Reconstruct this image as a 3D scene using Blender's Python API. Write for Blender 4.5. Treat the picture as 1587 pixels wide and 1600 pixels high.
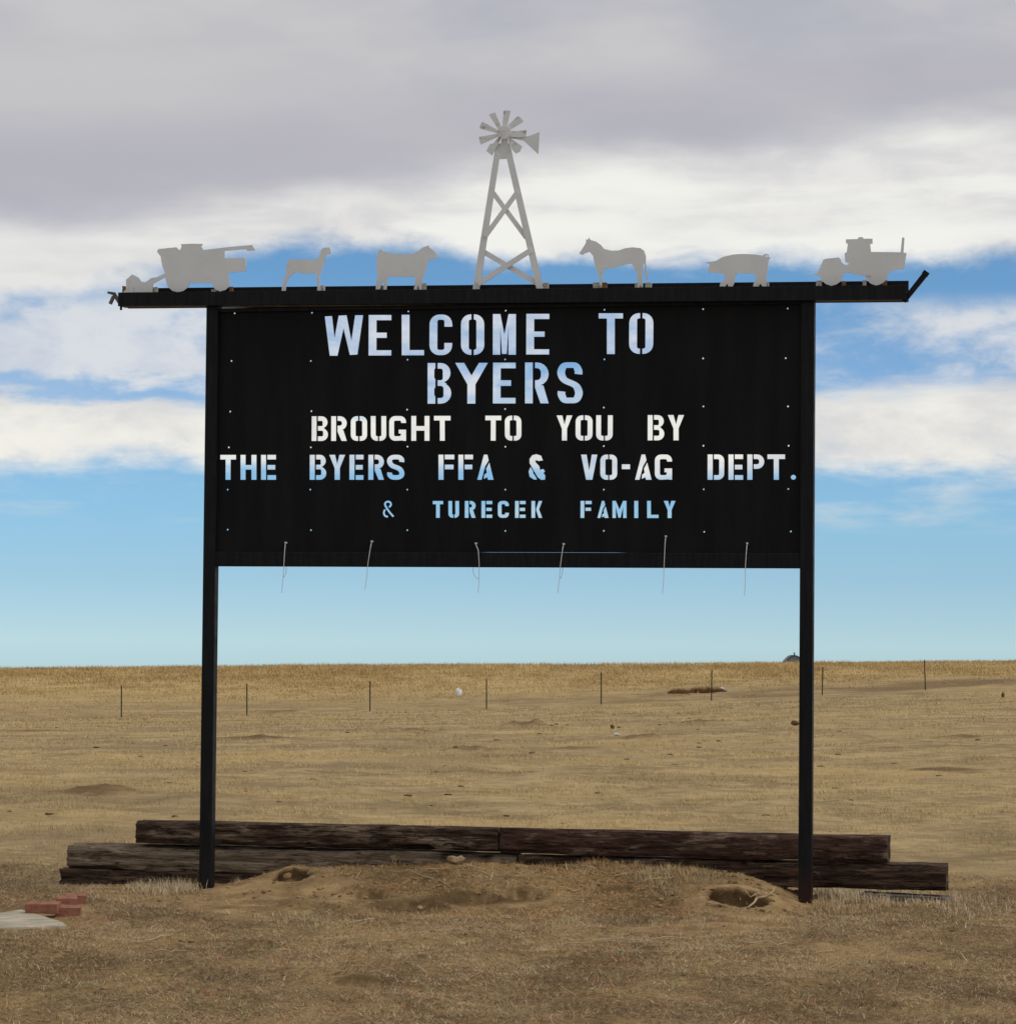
import bpy, bmesh, math, random
import numpy as np
from mathutils import Vector, Matrix

for o in list(bpy.data.objects):
    bpy.data.objects.remove(o)
random.seed(7)
RNG = np.random.default_rng(11)
SC = bpy.context.scene
COL = SC.collection

# ------------------------------------------------------------------ camera
FPX = 4950.0            # focal length in photograph pixels (1587 x 1600)
CAM_H = 1.7
ROLL = 0.009
PITCH = math.atan(207 / FPX)
cF = np.array([0, math.cos(PITCH), math.sin(PITCH)])
cU0 = np.array([0, -math.sin(PITCH), math.cos(PITCH)])
cR0 = np.array([1.0, 0, 0])
cR = cR0 * math.cos(ROLL) + cU0 * math.sin(ROLL)
cU = cU0 * math.cos(ROLL) - cR0 * math.sin(ROLL)
CAM = np.array([0, 0, CAM_H])
cam_data = bpy.data.cameras.new('camera')
cam = bpy.data.objects.new('camera', cam_data)
COL.objects.link(cam)
cam.matrix_world = Matrix(((cR[0], cU[0], -cF[0], 0), (cR[1], cU[1], -cF[1], 0), (cR[2], cU[2], -cF[2], CAM_H), (0, 0, 0, 1)))
cam_data.sensor_fit = 'VERTICAL'
cam_data.sensor_height = 36
cam_data.lens = 36 * FPX / 1600
cam_data.clip_start = 0.1
cam_data.clip_end = 6000
SC.camera = cam

# ------------------------------------------------------------------ exposure, world, sun
SC.view_settings.view_transform = 'Standard'
SC.view_settings.look = 'None'
SC.view_settings.exposure = 0.0
SC.view_settings.gamma = 1.0
SC.view_settings.use_curve_mapping = False
SUN_EL, SUN_AZ = 52.0, 112.0          # degrees; azimuth clockwise from +Y
sun_data = bpy.data.lights.new('sun', 'SUN')
sun_data.energy = 1.5
sun_data.angle = math.radians(25)
sun_data.color = (1.0, 0.95, 0.87)
sun = bpy.data.objects.new('sun', sun_data)
COL.objects.link(sun)
_e, _a = math.radians(SUN_EL), math.radians(SUN_AZ)
sun.rotation_euler = Vector((-math.sin(_a) * math.cos(_e), -math.cos(_a) * math.cos(_e), -math.sin(_e))).to_track_quat('-Z', 'Y').to_euler()
sun.location = (0, 0, 60)


class NT:
    """small helper to write node graphs"""
    def __init__(self, tree):
        self.t = tree
        self.n = tree.nodes
        self.l = tree.links

    def new(self, kind, **kw):
        nd = self.n.new(kind)
        for k, v in kw.items():
            setattr(nd, k, v)
        return nd

    def put(self, sock, v):
        if isinstance(v, bpy.types.NodeSocket):
            self.l.new(v, sock)
        elif v is not None:
            if hasattr(sock.default_value, '__len__') and not hasattr(v, '__len__'):
                v = (v,) * len(sock.default_value)
            if hasattr(v, '__len__') and len(v) == 3 and len(sock.default_value) == 4:
                v = (*v, 1)
            sock.default_value = v

    def m(self, op, a, b=None, c=None, clamp=False):
        nd = self.new('ShaderNodeMath', operation=op, use_clamp=clamp)
        for i, v in enumerate((a, b, c)):
            if v is not None:
                self.put(nd.inputs[i], v)
        return nd.outputs[0]

    def ss(self, v, a, b, lo=0.0, hi=1.0):
        """smoothstep from a to b"""
        nd = self.new('ShaderNodeMapRange', interpolation_type='SMOOTHSTEP')
        self.put(nd.inputs[0], v)
        for i, q in enumerate((a, b, lo, hi)):
            self.put(nd.inputs[i + 1], q)
        return nd.outputs[0]

    def lin(self, v, a, b, lo=0.0, hi=1.0):
        nd = self.new('ShaderNodeMapRange', interpolation_type='LINEAR')
        self.put(nd.inputs[0], v)
        for i, q in enumerate((a, b, lo, hi)):
            self.put(nd.inputs[i + 1], q)
        return nd.outputs[0]

    def mix(self, f, a, b, blend='MIX'):
        nd = self.new('ShaderNodeMix', data_type='RGBA', blend_type=blend)
        self.put(nd.inputs[0], f)
        self.put(nd.inputs[6], a)
        self.put(nd.inputs[7], b)
        return nd.outputs[2]

    def noise(self, vec, scale, detail=4, rough=0.55, dist=0.0, dim='3D', color=False):
        nd = self.new('ShaderNodeTexNoise', noise_dimensions=dim)
        self.put(nd.inputs['Vector'], vec)
        nd.inputs['Scale'].default_value = scale
        nd.inputs['Detail'].default_value = detail
        nd.inputs['Roughness'].default_value = rough
        nd.inputs['Distortion'].default_value = dist
        return nd.outputs[1 if color else 0]

    def ramp(self, v, stops, interp='LINEAR'):
        nd = self.new('ShaderNodeValToRGB')
        cr = nd.color_ramp
        cr.interpolation = interp
        while len(cr.elements) < len(stops):
            cr.elements.new(0.5)
        for el, (p, c) in zip(cr.elements, stops):
            el.position = p
            el.color = (c, c, c, 1) if not hasattr(c, '__len__') else (*c, 1)
        self.put(nd.inputs[0], v)
        return nd.outputs[0]

    def vscale(self, vec, s):
        nd = self.new('ShaderNodeVectorMath', operation='MULTIPLY')
        self.put(nd.inputs[0], vec)
        nd.inputs[1].default_value = s
        return nd.outputs[0]

    def vadd(self, vec, s):
        nd = self.new('ShaderNodeVectorMath', operation='ADD')
        self.put(nd.inputs[0], vec)
        self.put(nd.inputs[1], s)
        return nd.outputs[0]


def srgb(r, g, b):
    f = lambda c: (c / 255 / 12.92) if c <= 10 else ((c / 255 + 0.055) / 1.055) ** 2.4
    return (f(r), f(g), f(b))


def build_world():
    w = bpy.data.worlds.new('World')
    SC.world = w
    w.use_nodes = True
    N = NT(w.node_tree)
    N.n.clear()
    K = 0.1
    sky = N.new('ShaderNodeTexSky', sky_type='NISHITA')
    sky.sun_disc = False
    sky.sun_elevation = math.radians(SUN_EL)
    sky.sun_rotation = math.radians(SUN_AZ)
    sky.altitude = 1600
    sky.air_density = 0.45
    sky.dust_density = 0.05
    sky.ozone_density = 3.0
    tc = N.new('ShaderNodeTexCoord')
    d = tc.outputs['Generated']
    sep = N.new('ShaderNodeSeparateXYZ')
    N.l.new(d, sep.inputs[0])
    X, Y, Z = sep.outputs
    el = N.m('MULTIPLY', N.m('ARCSINE', Z), 180 / math.pi)
    az = N.m('MULTIPLY', N.m('ARCTAN2', X, Y), 180 / math.pi)
    # streaky cloud coordinates: vertical detail squeezed towards the horizon
    dv = N.vscale(d, (1.0, 1.0, 3.0))
    dw = N.vscale(d, (1.0, 1.0, 6.0))
    n_big = N.noise(dv, 7.0, 5, 0.5)
    n_mid = N.noise(N.vadd(dv, (3.1, 0.7, 1.3)), 17.0, 6, 0.52, 0.15)
    n_fin = N.noise(N.vadd(dw, (1.7, 5.2, 0.3)), 24.0, 6, 0.55, 0.2)
    n_soft = N.noise(N.vadd(dw, (4.7, 1.2, 2.3)), 14.0, 4, 0.5, 0.2)
    n_puf = N.noise(N.vadd(N.vscale(d, (1.0, 1.0, 1.9)), (2.2, 6.1, 3.4)), 38.0, 8, 0.60, 0.25)
    n_wsp = N.noise(N.vadd(dv, (8.2, 2.4, 4.1)), 30.0, 7, 0.56, 0.45)
    cen = lambda v, k: N.m('MULTIPLY', N.m('SUBTRACT', v, 0.5), k)
    azn = N.lin(az, -9.2, 9.2)
    # --- upper stratus deck: everything above a ragged edge
    base = N.m('MULTIPLY', N.ramp(azn, [(0.0, 0.58), (0.09, 0.62), (0.2, 0.675), (0.33, 0.725), (0.5, 0.71), (0.7, 0.69), (1.0, 0.70)], 'B_SPLINE'), 10.0)
    e_a = N.m('ADD', N.m('SUBTRACT', el, base), N.m('ADD', cen(n_mid, 0.9), cen(n_puf, 0.9)))
    mA = N.ss(e_a, -0.26, 0.30)
    # grey underside further in, rising to the right
    gb = N.m('MULTIPLY', N.ramp(azn, [(0.0, 0.755), (0.2, 0.775), (0.35, 0.825), (0.55, 0.86), (0.8, 0.90), (1.0, 0.945)], 'B_SPLINE'), 10.0)
    e_g = N.m('ADD', N.m('SUBTRACT', el, gb), N.m('ADD', cen(n_mid, 1.3), cen(n_big, 0.6)))
    mG = N.ss(e_g, -0.55, 0.5)
    white = N.mix(N.ss(n_soft, 0.36, 0.66), srgb(216, 215, 216), srgb(241, 241, 236))
    white = N.mix(N.ss(n_puf, 0.40, 0.66, 0.0, 0.45), white, srgb(244, 243, 238))
    white = N.mix(N.ss(az, -9, -2), N.mix(0.35, white, srgb(200, 200, 206)), white)
    grey = N.mix(N.ss(n_big, 0.38, 0.62), srgb(177, 179, 190), srgb(199, 198, 200))
    grey = N.mix(N.m('MULTIPLY', N.ss(az, 0, -7), N.ss(N.m('ABSOLUTE', N.m('SUBTRACT', el, 9.9)), 1.6, 0.2, 0.0, 0.8)), grey, srgb(201, 200, 200))
    lav = N.ss(N.m('ABSOLUTE', N.m('SUBTRACT', e_g, 0.9)), 1.1, 0.1, 0.0, 0.6)
    grey = N.mix(lav, grey, srgb(181, 179, 188))
    colA = N.mix(mG, white, grey)
    # --- mid band of white cloud, 3.2 to 4.6 degrees up
    lo = N.m('ADD', el, N.m('ADD', cen(n_fin, 0.7), N.m('ADD', cen(n_mid, 0.5), cen(n_puf, 0.9))))
    topb = N.m('MULTIPLY', N.ramp(azn, [(0.0, 0.455), (0.2, 0.425), (0.5, 0.43), (0.78, 0.44), (0.9, 0.47), (1.0, 0.48)], 'B_SPLINE'), 10.0)
    lob = N.m('ADD', lo, N.m('ADD', cen(n_big, 1.2), cen(n_wsp, 0.5)))
    mB = N.m('MULTIPLY', N.ss(lob, 2.85, 3.55), N.ss(N.m('SUBTRACT', lo, topb), 0.25, -0.25))
    # --- thin broken cloud between band and deck
    cov = N.ramp(azn, [(0.0, 0.70), (0.10, 0.66), (0.20, 0.58), (0.45, 0.545), (0.65, 0.52), (0.80, 0.48), (1.0, 0.52)], 'B_SPLINE')
    thr = N.m('SUBTRACT', 1.0, cov)
    cn = N.m('ADD', N.m('MULTIPLY', n_mid, 0.40), N.m('ADD', N.m('MULTIPLY', n_wsp, 0.2), N.m('MULTIPLY', n_puf, 0.40)))
    mC = N.ss(N.m('SUBTRACT', cn, thr), -0.07, 0.13)
    mC = N.m('MULTIPLY', mC, N.m('MULTIPLY', N.ss(lo, 4.2, 4.7), N.ss(el, 6.45, 5.9)))
    mC = N.m('MULTIPLY', mC, 0.85)
    rift = N.m('MULTIPLY', N.m('MULTIPLY', N.ss(N.m('ABSOLUTE', N.m('SUBTRACT', lo, 4.5)), 0.32, 0.04), N.ss(az, -4.0, -6.2)), 0.8)
    mB = N.m('MULTIPLY', mB, N.m('SUBTRACT', 1.0, rift))
    mC = N.m('MULTIPLY', mC, N.m('SUBTRACT', 1.0, rift))
    # --- faint wisps lower down
    mD = N.m('MULTIPLY', N.ss(N.m('ADD', N.m('MULTIPLY', n_fin, 0.6), N.m('MULTIPLY', n_wsp, 0.4)), 0.46, 0.66), N.m('MULTIPLY', N.ss(el, 1.9, 2.4), N.ss(el, 3.1, 2.7)))
    mD = N.m('MULTIPLY', mD, 0.55)
    cB = N.mix(N.ss(N.m('ADD', N.m('MULTIPLY', n_mid, 0.5), N.m('MULTIPLY', n_puf, 0.5)), 0.38, 0.62), srgb(216, 216, 217), srgb(241, 239, 231))
    # clear sky: the physical sky, a touch more saturated as the camera recorded it
    wb = N.ramp(N.lin(el, 0.0, 8.0), [(0.0, (0.74, 0.77, 0.71)), (0.15, (0.73, 0.80, 0.74)), (0.3, (0.77, 0.93, 0.84)), (0.45, (0.86, 1.0, 0.93)), (0.62, (0.98, 1.08, 1.0)), (0.82, (0.84, 1.08, 1.02))])
    clear = N.mix(1.0, sky.outputs[0], wb, 'MULTIPLY')
    gain = N.new('ShaderNodeVectorMath', operation='SCALE')
    N.l.new(clear, gain.inputs[0])
    gain.inputs[3].default_value = 1.27
    clear = gain.outputs[0]
    sc = lambda c: tuple(v / K for v in c)
    def up(sock):
        nd = N.new('ShaderNodeVectorMath', operation='SCALE')
        N.put(nd.inputs[0], sock)
        nd.inputs[3].default_value = 1 / K
        return nd.outputs[0]
    c = N.mix(mD, clear, up(N.mix(0.0, srgb(205, 215, 222), (0, 0, 0))))
    c = N.mix(mC, c, up(N.mix(N.ss(n_puf, 0.35, 0.65), srgb(205, 210, 220), srgb(228, 228, 228))))
    c = N.mix(mB, c, up(cB))
    c = N.mix(mA, c, up(colA))
    bg = N.new('ShaderNodeBackground')
    N.l.new(c, bg.inputs[0])
    bg.inputs[1].default_value = K
    out = N.new('ShaderNodeOutputWorld')
    N.l.new(bg.outputs[0], out.inputs[0])


build_world()


# ------------------------------------------------------------------ pixels and planes
def ray(x, y):
    return cF * FPX + cR * (x - 793.5) - cU * (y - 800)


def on_z(x, y, z):
    d = ray(x, y)
    return CAM + d * (z - CAM_H) / d[2]


def project(P):
    q = np.asarray(P, float) - CAM
    dep = q @ cF
    return 793.5 + FPX * (q @ cR) / dep, 800 - FPX * (q @ cU) / dep


SA = on_z(310.5, 1391, 0.0)                  # sign frame: left post, front left corner at the ground
SB = on_z(1246, 1416, 0.0)
sE = (SB - SA) / np.linalg.norm(SB - SA)     # along the sign
sN = np.array([sE[1], -sE[0], 0.0])          # towards the front
YAW = math.atan2(sE[1], sE[0])


def sg(x, y, off=0.0):
    """pixel -> (u, z) on the sign-parallel plane `off` metres in front of the posts' faces"""
    d = ray(x, y)
    O = SA + sN * off
    p = CAM + d * (((O - CAM) @ sN) / (d @ sN))
    return float((p - SA) @ sE), float(p[2])


def to_un(x, y):
    return (x - SA[0]) * sE[0] + (y - SA[1]) * sE[1], (x - SA[0]) * sN[0] + (y - SA[1]) * sN[1]


# ------------------------------------------------------------------ numpy noise
def _hash(ix, iy, seed):
    h = (ix.astype(np.int64) * 374761393 + iy.astype(np.int64) * 668265263 + seed * 974711) & 0x7fffffff
    h = ((h ^ (h >> 13)) * 1274126177) & 0x7fffffff
    return ((h ^ (h >> 16)) & 0xffff) / 65535.0


def vn(x, y, seed=0):
    x = np.asarray(x, float); y = np.asarray(y, float)
    ix = np.floor(x); iy = np.floor(y)
    fx = x - ix; fy = y - iy
    fx = fx * fx * (3 - 2 * fx); fy = fy * fy * (3 - 2 * fy)
    a = _hash(ix, iy, seed); b = _hash(ix + 1, iy, seed); c = _hash(ix, iy + 1, seed); d = _hash(ix + 1, iy + 1, seed)
    return (a * (1 - fx) + b * fx) * (1 - fy) + (c * (1 - fx) + d * fx) * fy


def fbm(x, y, seed=0, o=4):
    s = 0; a = 0.5; t = 0
    for k in range(o):
        s = s + a * vn(x * 2 ** k, y * 2 ** k, seed + 17 * k); t += a; a *= 0.5
    return s / t


def sstep(v, a, b):
    t = np.clip((v - a) / (b - a), 0, 1)
    return t * t * (3 - 2 * t)


# ------------------------------------------------------------------ terrain height
FENCE_PX = [(190, 1122, 1071), (386, 1118, 1068), (578, 1112, 1065), (760, 1108, 1060.5), (939, 1101, 1051), (1111, 1094, 1047), (1284, 1086, 1042), (1445, 1078, 1031)]
def fence_depth(px):
    return 121 + (px - 190) / (1445 - 190) * 15.5
_fx, _fz, _fd = [], [], []
for px, py, pt in FENCE_PX:
    d = ray(px, py); t = fence_depth(px) / d[1]
    p = CAM + d * t
    _fx.append(p[0]); _fz.append(p[2]); _fd.append(p[1])
_kz = np.polyfit(_fx, _fz, 2)
_kd = np.polyfit(_fx, _fd, 1)
CREST = 260.0
_cx, _cz = [], []
for px, py in ((-200, 1046), (0, 1043.5), (265, 1041), (530, 1038), (793, 1037), (1060, 1036), (1320, 1034.5), (1587, 1032), (1800, 1030)):
    d = ray(px, py); p = CAM + d * (CREST / d[1])
    _cx.append(p[0]); _cz.append(p[2] - 0.12)


def fence_y(x):
    return np.polyval(_kd, np.clip(x, -40, 40))


def H_base(x, y):
    x = np.asarray(x, float); y = np.asarray(y, float)
    fy = fence_y(x)
    zf = np.polyval(_kz, np.clip(x, -22, 24))
    zc = np.interp(x, _cx, _cz)
    z0 = -0.04 * sstep(y, 21.5, 24.5)
    t1 = np.clip((y - 24) / (fy - 24), 0, 1)
    t2 = np.clip((y - fy) / (CREST - fy), 0, 1)
    t2 = t2 + 0.10 * np.sin(np.pi * t2)
    z = z0 * (1 - t1) + zf * t1
    z = np.where(y > fy, zf * (1 - t2) + zc * t2, z)
    z = np.where(y > CREST, zc - 0.02 * np.minimum(y - CREST, 2500), z)
    return z


_mu = np.array([-1.4, -0.6, 0.0, 0.15, 0.35, 0.65, 1.2, 1.8, 2.4, 3.2, 3.65, 3.95, 4.12, 4.3, 4.6, 5.0, 5.6])
_mh = np.array([0.0, 0.0, 0.0, 0.03, 0.09, 0.135, 0.165, 0.195, 0.20, 0.21, 0.18, 0.10, 0.02, 0.005, 0.02, 0.02, 0.0])
_nn = np.array([-1.0, -0.75, -0.5, -0.25, 0.0, 0.35, 0.7, 1.0, 1.4])
_nh = np.array([0.0, 0.5, 1.0, 0.97, 0.80, 0.48, 0.22, 0.08, 0.0])


def H_mound(x, y):
    z = H_base(x, y)
    u, n = to_un(x, y)
    uw = u + 0.25 * (fbm(x * 1.5, y * 1.5, 5) - 0.5)
    nw = n + 0.35 * (fbm(x * 1.3 + 9, y * 1.3, 6) - 0.5)
    z = z + np.interp(uw, _mu, _mh) * np.interp(nw, _nn, _nh)
    near = sstep(y, 60, 25)
    z = z + 0.07 * (fbm(x * 5, y * 5, 8, 4) - 0.5) * sstep(u, 0.3, 0.9) * sstep(u, 4.1, 3.6) * sstep(n, 1.2, 0.5) * sstep(n, -0.6, -0.3)
    z = z + near * (0.05 * (fbm(x * 0.6, y * 0.6, 1) - 0.5) + 0.035 * (fbm(x * 3, y * 3, 2) - 0.5) * sstep(y, 8, 13)
                    + 0.030 * (fbm(x * 11, y * 11, 3, 3) - 0.5))
    z = z + sstep(y, 26, 40) * (0.09 * (fbm(x * 0.35, y * 0.22, 21) - 0.5) + 0.10 * (fbm(x * 1.6, y * 0.9, 22) - 0.5)) * sstep(y, 400, 150)
    return z


def hit(px, py, hf=H_mound):
    d = ray(px, py); d = d / d[1]
    ys = np.concatenate([np.arange(12, 26, 0.08), np.arange(26, 80, 0.5), np.arange(80, 300, 2)])
    zz = CAM_H + d[2] * ys - hf(d[0] * ys, ys)
    k = int(np.argmax(zz < 0))
    if k == 0:
        k = len(ys) - 1
    ys = np.linspace(ys[k - 1], ys[k], 30)
    zz = CAM_H + d[2] * ys - hf(d[0] * ys, ys)
    k = int(np.argmax(zz < 0))
    return np.array([d[0] * ys[k], ys[k], CAM_H + d[2] * ys[k]])


# bowls dug into the mound (pixel, half sizes in metres, depth, bare dark soil?)
BOWLS = []
for px, py, rx, ry, dep in ((640, 1416, 0.20, 0.14, 0.11),
                            (735, 1410, 0.22, 0.12, 0.10), (815, 1406, 0.16, 0.10, 0.11), (585, 1403, 0.10, 0.08, 0.09),
                            (960, 1391, 0.16, 0.12, 0.035), (1040, 1416, 0.15, 0.12, 0.03), (560, 1534, 0.17, 0.14, 0.04),
                            (665, 1476, 0.12, 0.12, 0.025), (860, 1492, 0.3, 0.12, 0.025), (90, 1495, 0.16, 0.14, 0.03),
                            (405, 1478, 0.1, 0.1, 0.03), (500, 1523, 0.14, 0.12, 0.025), (1450, 1500, 0.2, 0.14, 0.02),
                            (1260, 1540, 0.2, 0.15, 0.02), (1325, 1473, 0.1, 0.1, 0.02)):
    c = hit(px, py)
    BOWLS.append((c[0], c[1], rx, ry, dep))
# bare earth mounds out in the field: px, py, half width px, height m
HEAPS = []
for px, py, hw, hh in ((150, 1238, 120, 0.075), (640, 1143, 55, 0.16), (820, 1136, 62, 0.17), (1000, 1155, 55, 0.14), (725, 1172, 75, 0.08),
                       (262, 1118, 22, 0.2), (60, 1143, 80, 0.10), (400, 1153, 90, 0.06), (1345, 1152, 30, 0.12), (1500, 1152, 60, 0.08),
                       (1290, 1110, 16, 0.15), (1000, 1116, 35, 0.1), (440, 1113, 40, 0.12), (1090, 1128, 60, 0.06), (1390, 1170, 30, 0.08), (1480, 1205, 90, 0.05), (900, 1170, 60, 0.04)):
    c = hit(px, py)
    HEAPS.append((c[0], c[1], hw * c[1] / FPX, hh))
_ridge = [hit(*p)[:2] for p in ((280, 1413), (320, 1408), (420, 1413), (540, 1424), (590, 1430))]


# burrow mouths opening into the slope: centre, half sizes
BURROWS = [(*hit(1150, 1407)[:2], 0.19, 0.12, 0.075), (*hit(457, 1369)[:2], 0.135, 0.075, 0.04)]


def H(x, y):
    x = np.asarray(x, float); y = np.asarray(y, float)
    shp = x.shape
    x = x.ravel(); y = y.ravel()
    z = H_mound(x, y)
    for cx, cy, rx, ry, dep in BOWLS:
        k = np.nonzero((np.abs(x - cx) < rx * 4) & (np.abs(y - cy) < ry * 5))[0]
        if not len(k): continue
        xx, yy = x[k], y[k]
        r = np.sqrt(((xx - cx) / rx) ** 2 + ((yy - cy) / ry) ** 2) + 0.55 * (fbm(xx * 7, yy * 7, 31, 3) - 0.5)
        z[k] += -dep * sstep(r, 1.0, 0.62) + 0.10 * min(dep, .1) * np.exp(-((r - 1.15) / 0.22) ** 2) \
            + min(dep * 0.45, 0.085) * np.exp(-((xx - cx) / (rx * 1.25)) ** 2 - ((yy - cy - ry * 1.35) / (ry * 0.75)) ** 2)
    for cx, cy, rx, ry, hb in BURROWS:
        k = np.nonzero((np.abs(x - cx) < rx * 5) & (np.abs(y - cy) < ry * 6))[0]
        if not len(k): continue
        xx, yy = x[k], y[k]
        q = (yy - cy) / ry + 0.5 * (fbm(xx * 6, yy * 6, 35, 3) - 0.5)
        z[k] += hb * sstep(q, -1.2, 1.3) * sstep(q, 5.0, 1.6) * np.exp(-((xx - cx) / (rx * 1.7)) ** 2) - 0.02 * np.exp(-((xx - cx) / (rx * 1.2)) ** 2 - ((q + 1.0) / 0.8) ** 2)
    for cx, cy, rw, hh in HEAPS:
        k = np.nonzero((np.abs(x - cx) < rw * 2.5) & (np.abs(y - cy) < rw * 3.5))[0]
        if not len(k): continue
        xx, yy = x[k], y[k]
        r = np.sqrt(((xx - cx) / rw) ** 2 + ((yy - cy) / (rw * 1.4)) ** 2) + 0.7 * (fbm(xx * 2.2, yy * 1.1, 33, 3) - 0.5)
        z[k] += hh * np.exp(-(r / 0.62) ** 2) * (1 + 1.3 * (fbm(xx * 5, yy * 2.5, 34, 3) - 0.5))
    k = np.nonzero((y > 18) & (y < 24) & (x < 0))[0]
    if len(k):
        xx, yy = x[k], y[k]
        dmin = np.full(xx.shape, 9.0)
        for a, b in zip(_ridge[:-1], _ridge[1:]):
            ab = b - a
            t = np.clip(((xx - a[0]) * ab[0] + (yy - a[1]) * ab[1]) / (ab @ ab), 0, 1)
            dmin = np.minimum(dmin, np.hypot(xx - a[0] - t * ab[0], yy - a[1] - t * ab[1]))
        z[k] += 0.03 * np.exp(-(dmin / 0.05) ** 2)
    return z.reshape(shp)


def Hs(x, y):
    return float(H(np.array([x]), np.array([y]))[0])


def region(px, py, rects):
    """soft membership of photo-pixel ellipses (cx, cy, rx, ry)"""
    m = np.zeros(np.shape(px))
    for cx, cy, rx, ry in rects:
        m = np.maximum(m, sstep(np.sqrt(((px - cx) / rx) ** 2 + ((py - cy) / ry) ** 2), 1.15, 0.7))
    return m


BARE = [(450, 1388, 150, 32), (1180, 1408, 120, 34), (400, 1420, 120, 14), (1090, 1445, 150, 12), (230, 1400, 90, 10), (640, 1418, 120, 18), (780, 1408, 100, 12), (90, 1430, 70, 22), (1240, 1478, 100, 8)]
MOIST_AND_SHADE = [(1150, 1398, 40, 8), (640, 1416, 75, 14), (730, 1404, 70, 12), (810, 1402, 50, 10), (1150, 1414, 50, 7), (455, 1373, 36, 5), (585, 1400, 30, 8), (560, 1532, 45, 9), (960, 1392, 40, 7)]  # dark damp soil, with the shade of banks and burrow mouths painted in


def masks(x, y):
    """r bare soil, g golden far grass, b dark damp soil with painted hollow shade / reddish strip"""
    z = H(x, y)
    P = np.stack([x, y, z], -1)
    ok = y > 6
    P2 = np.where(ok[..., None], P, np.array([0, 10.0, 0]))
    px, py = project(P2)
    w = 22 * (fbm(x * 4, y * 4, 41) - 0.5)
    nearz = (y > 12) & (y < 24.5)
    bare = np.where(nearz, region(px + 2 * w, py + w, BARE), 0)
    bare = bare * (0.45 + 0.55 * sstep(fbm(x * 5, y * 5, 45), 0.3, 0.6))
    moist_and_shade = np.where(nearz, region(px + w, py + 0.4 * w, MOIST_AND_SHADE), 0)
    for cx, cy, rw, hh in HEAPS:
        k = np.nonzero((np.abs(x - cx) < rw * 2) & (np.abs(y - cy) < rw * 3))
        if not len(k[0]): continue
        xx, yy = x[k], y[k]
        r = np.sqrt(((xx - cx) / rw) ** 2 + ((yy - cy) / (rw * 1.4)) ** 2) + 0.9 * (fbm(xx * 2.2, yy * 1.1, 43) - 0.5)
        bare[k] = np.maximum(bare[k], sstep(r, 1.0, 0.4))
        moist_and_shade[k] = np.maximum(moist_and_shade[k], 0.75 * sstep(r, 0.95, 0.3))
    fy = fence_y(x)
    gold = sstep(y - fy + 14 * (fbm(x * 0.2, y * 0.1, 44) - 0.5) + 14 * (fbm(x * 0.07, y * 0.03, 47) - 0.5), -4, 55)
    strip = sstep(y - fy, -1, 2) * sstep(y - fy, 26, 10) * (0.25 + 0.75 * sstep(x, -8, 16)) * sstep(fbm(x * 0.35, y * 0.12, 46), 0.3, 0.62)
    moist_and_shade = np.maximum(moist_and_shade, 0.6 * strip)
    bare = np.maximum(bare, 0.8 * strip)
    return bare, gold, moist_and_shade, z


# ------------------------------------------------------------------ object helpers
def tag(o, label=None, cat=None, group=None, kind=None):
    if label: o['label'] = label
    if cat: o['category'] = cat
    if group: o['group'] = group
    if kind: o['kind'] = kind
    return o


def empty(name, loc, rz=0.0):
    o = bpy.data.objects.new(name, None)
    COL.objects.link(o)
    o.location = loc
    o.rotation_euler = (0, 0, rz)
    o.empty_display_size = 0.2
    return o


def link(name, me, mat, parent=None, smooth=False):
    o = bpy.data.objects.new(name, me)
    COL.objects.link(o)
    if mat and not me.materials:
        me.materials.append(mat)
    if parent:
        o.parent = parent
    if smooth:
        me.shade_smooth()
    return o


def mesh(name, verts, faces, mat, parent=None, smooth=False):
    me = bpy.data.meshes.new(name)
    me.from_pydata([tuple(map(float, v)) for v in verts], [], faces)
    me.update()
    return link(name, me, mat, parent, smooth)


def bm_obj(name, bm, mat, parent=None, smooth=False):
    me = bpy.data.meshes.new(name)
    bmesh.ops.recalc_face_normals(bm, faces=bm.faces)
    bm.to_mesh(me)
    bm.free()
    return link(name, me, mat, parent, smooth)


def box_bm(x0, x1, y0, y1, z0, z1, bev=0.0, dz=0.0, bm=None):
    """axis box; dz lifts the x1 end"""
    bm = bm or bmesh.new()
    v = [bm.verts.new(p) for p in ((x0, y0, z0), (x1, y0, z0 + dz), (x1, y1, z0 + dz), (x0, y1, z0), (x0, y0, z1), (x1, y0, z1 + dz), (x1, y1, z1 + dz), (x0, y1, z1))]
    fs = [bm.faces.new([v[i] for i in f]) for f in ((0, 3, 2, 1), (4, 5, 6, 7), (0, 1, 5, 4), (1, 2, 6, 5), (2, 3, 7, 6), (3, 0, 4, 7))]
    if bev:
        es = list({e for f in fs for e in f.edges})
        bmesh.ops.bevel(bm, geom=es, offset=bev, segments=2, affect='EDGES', profile=0.6)
    return bm


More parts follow.
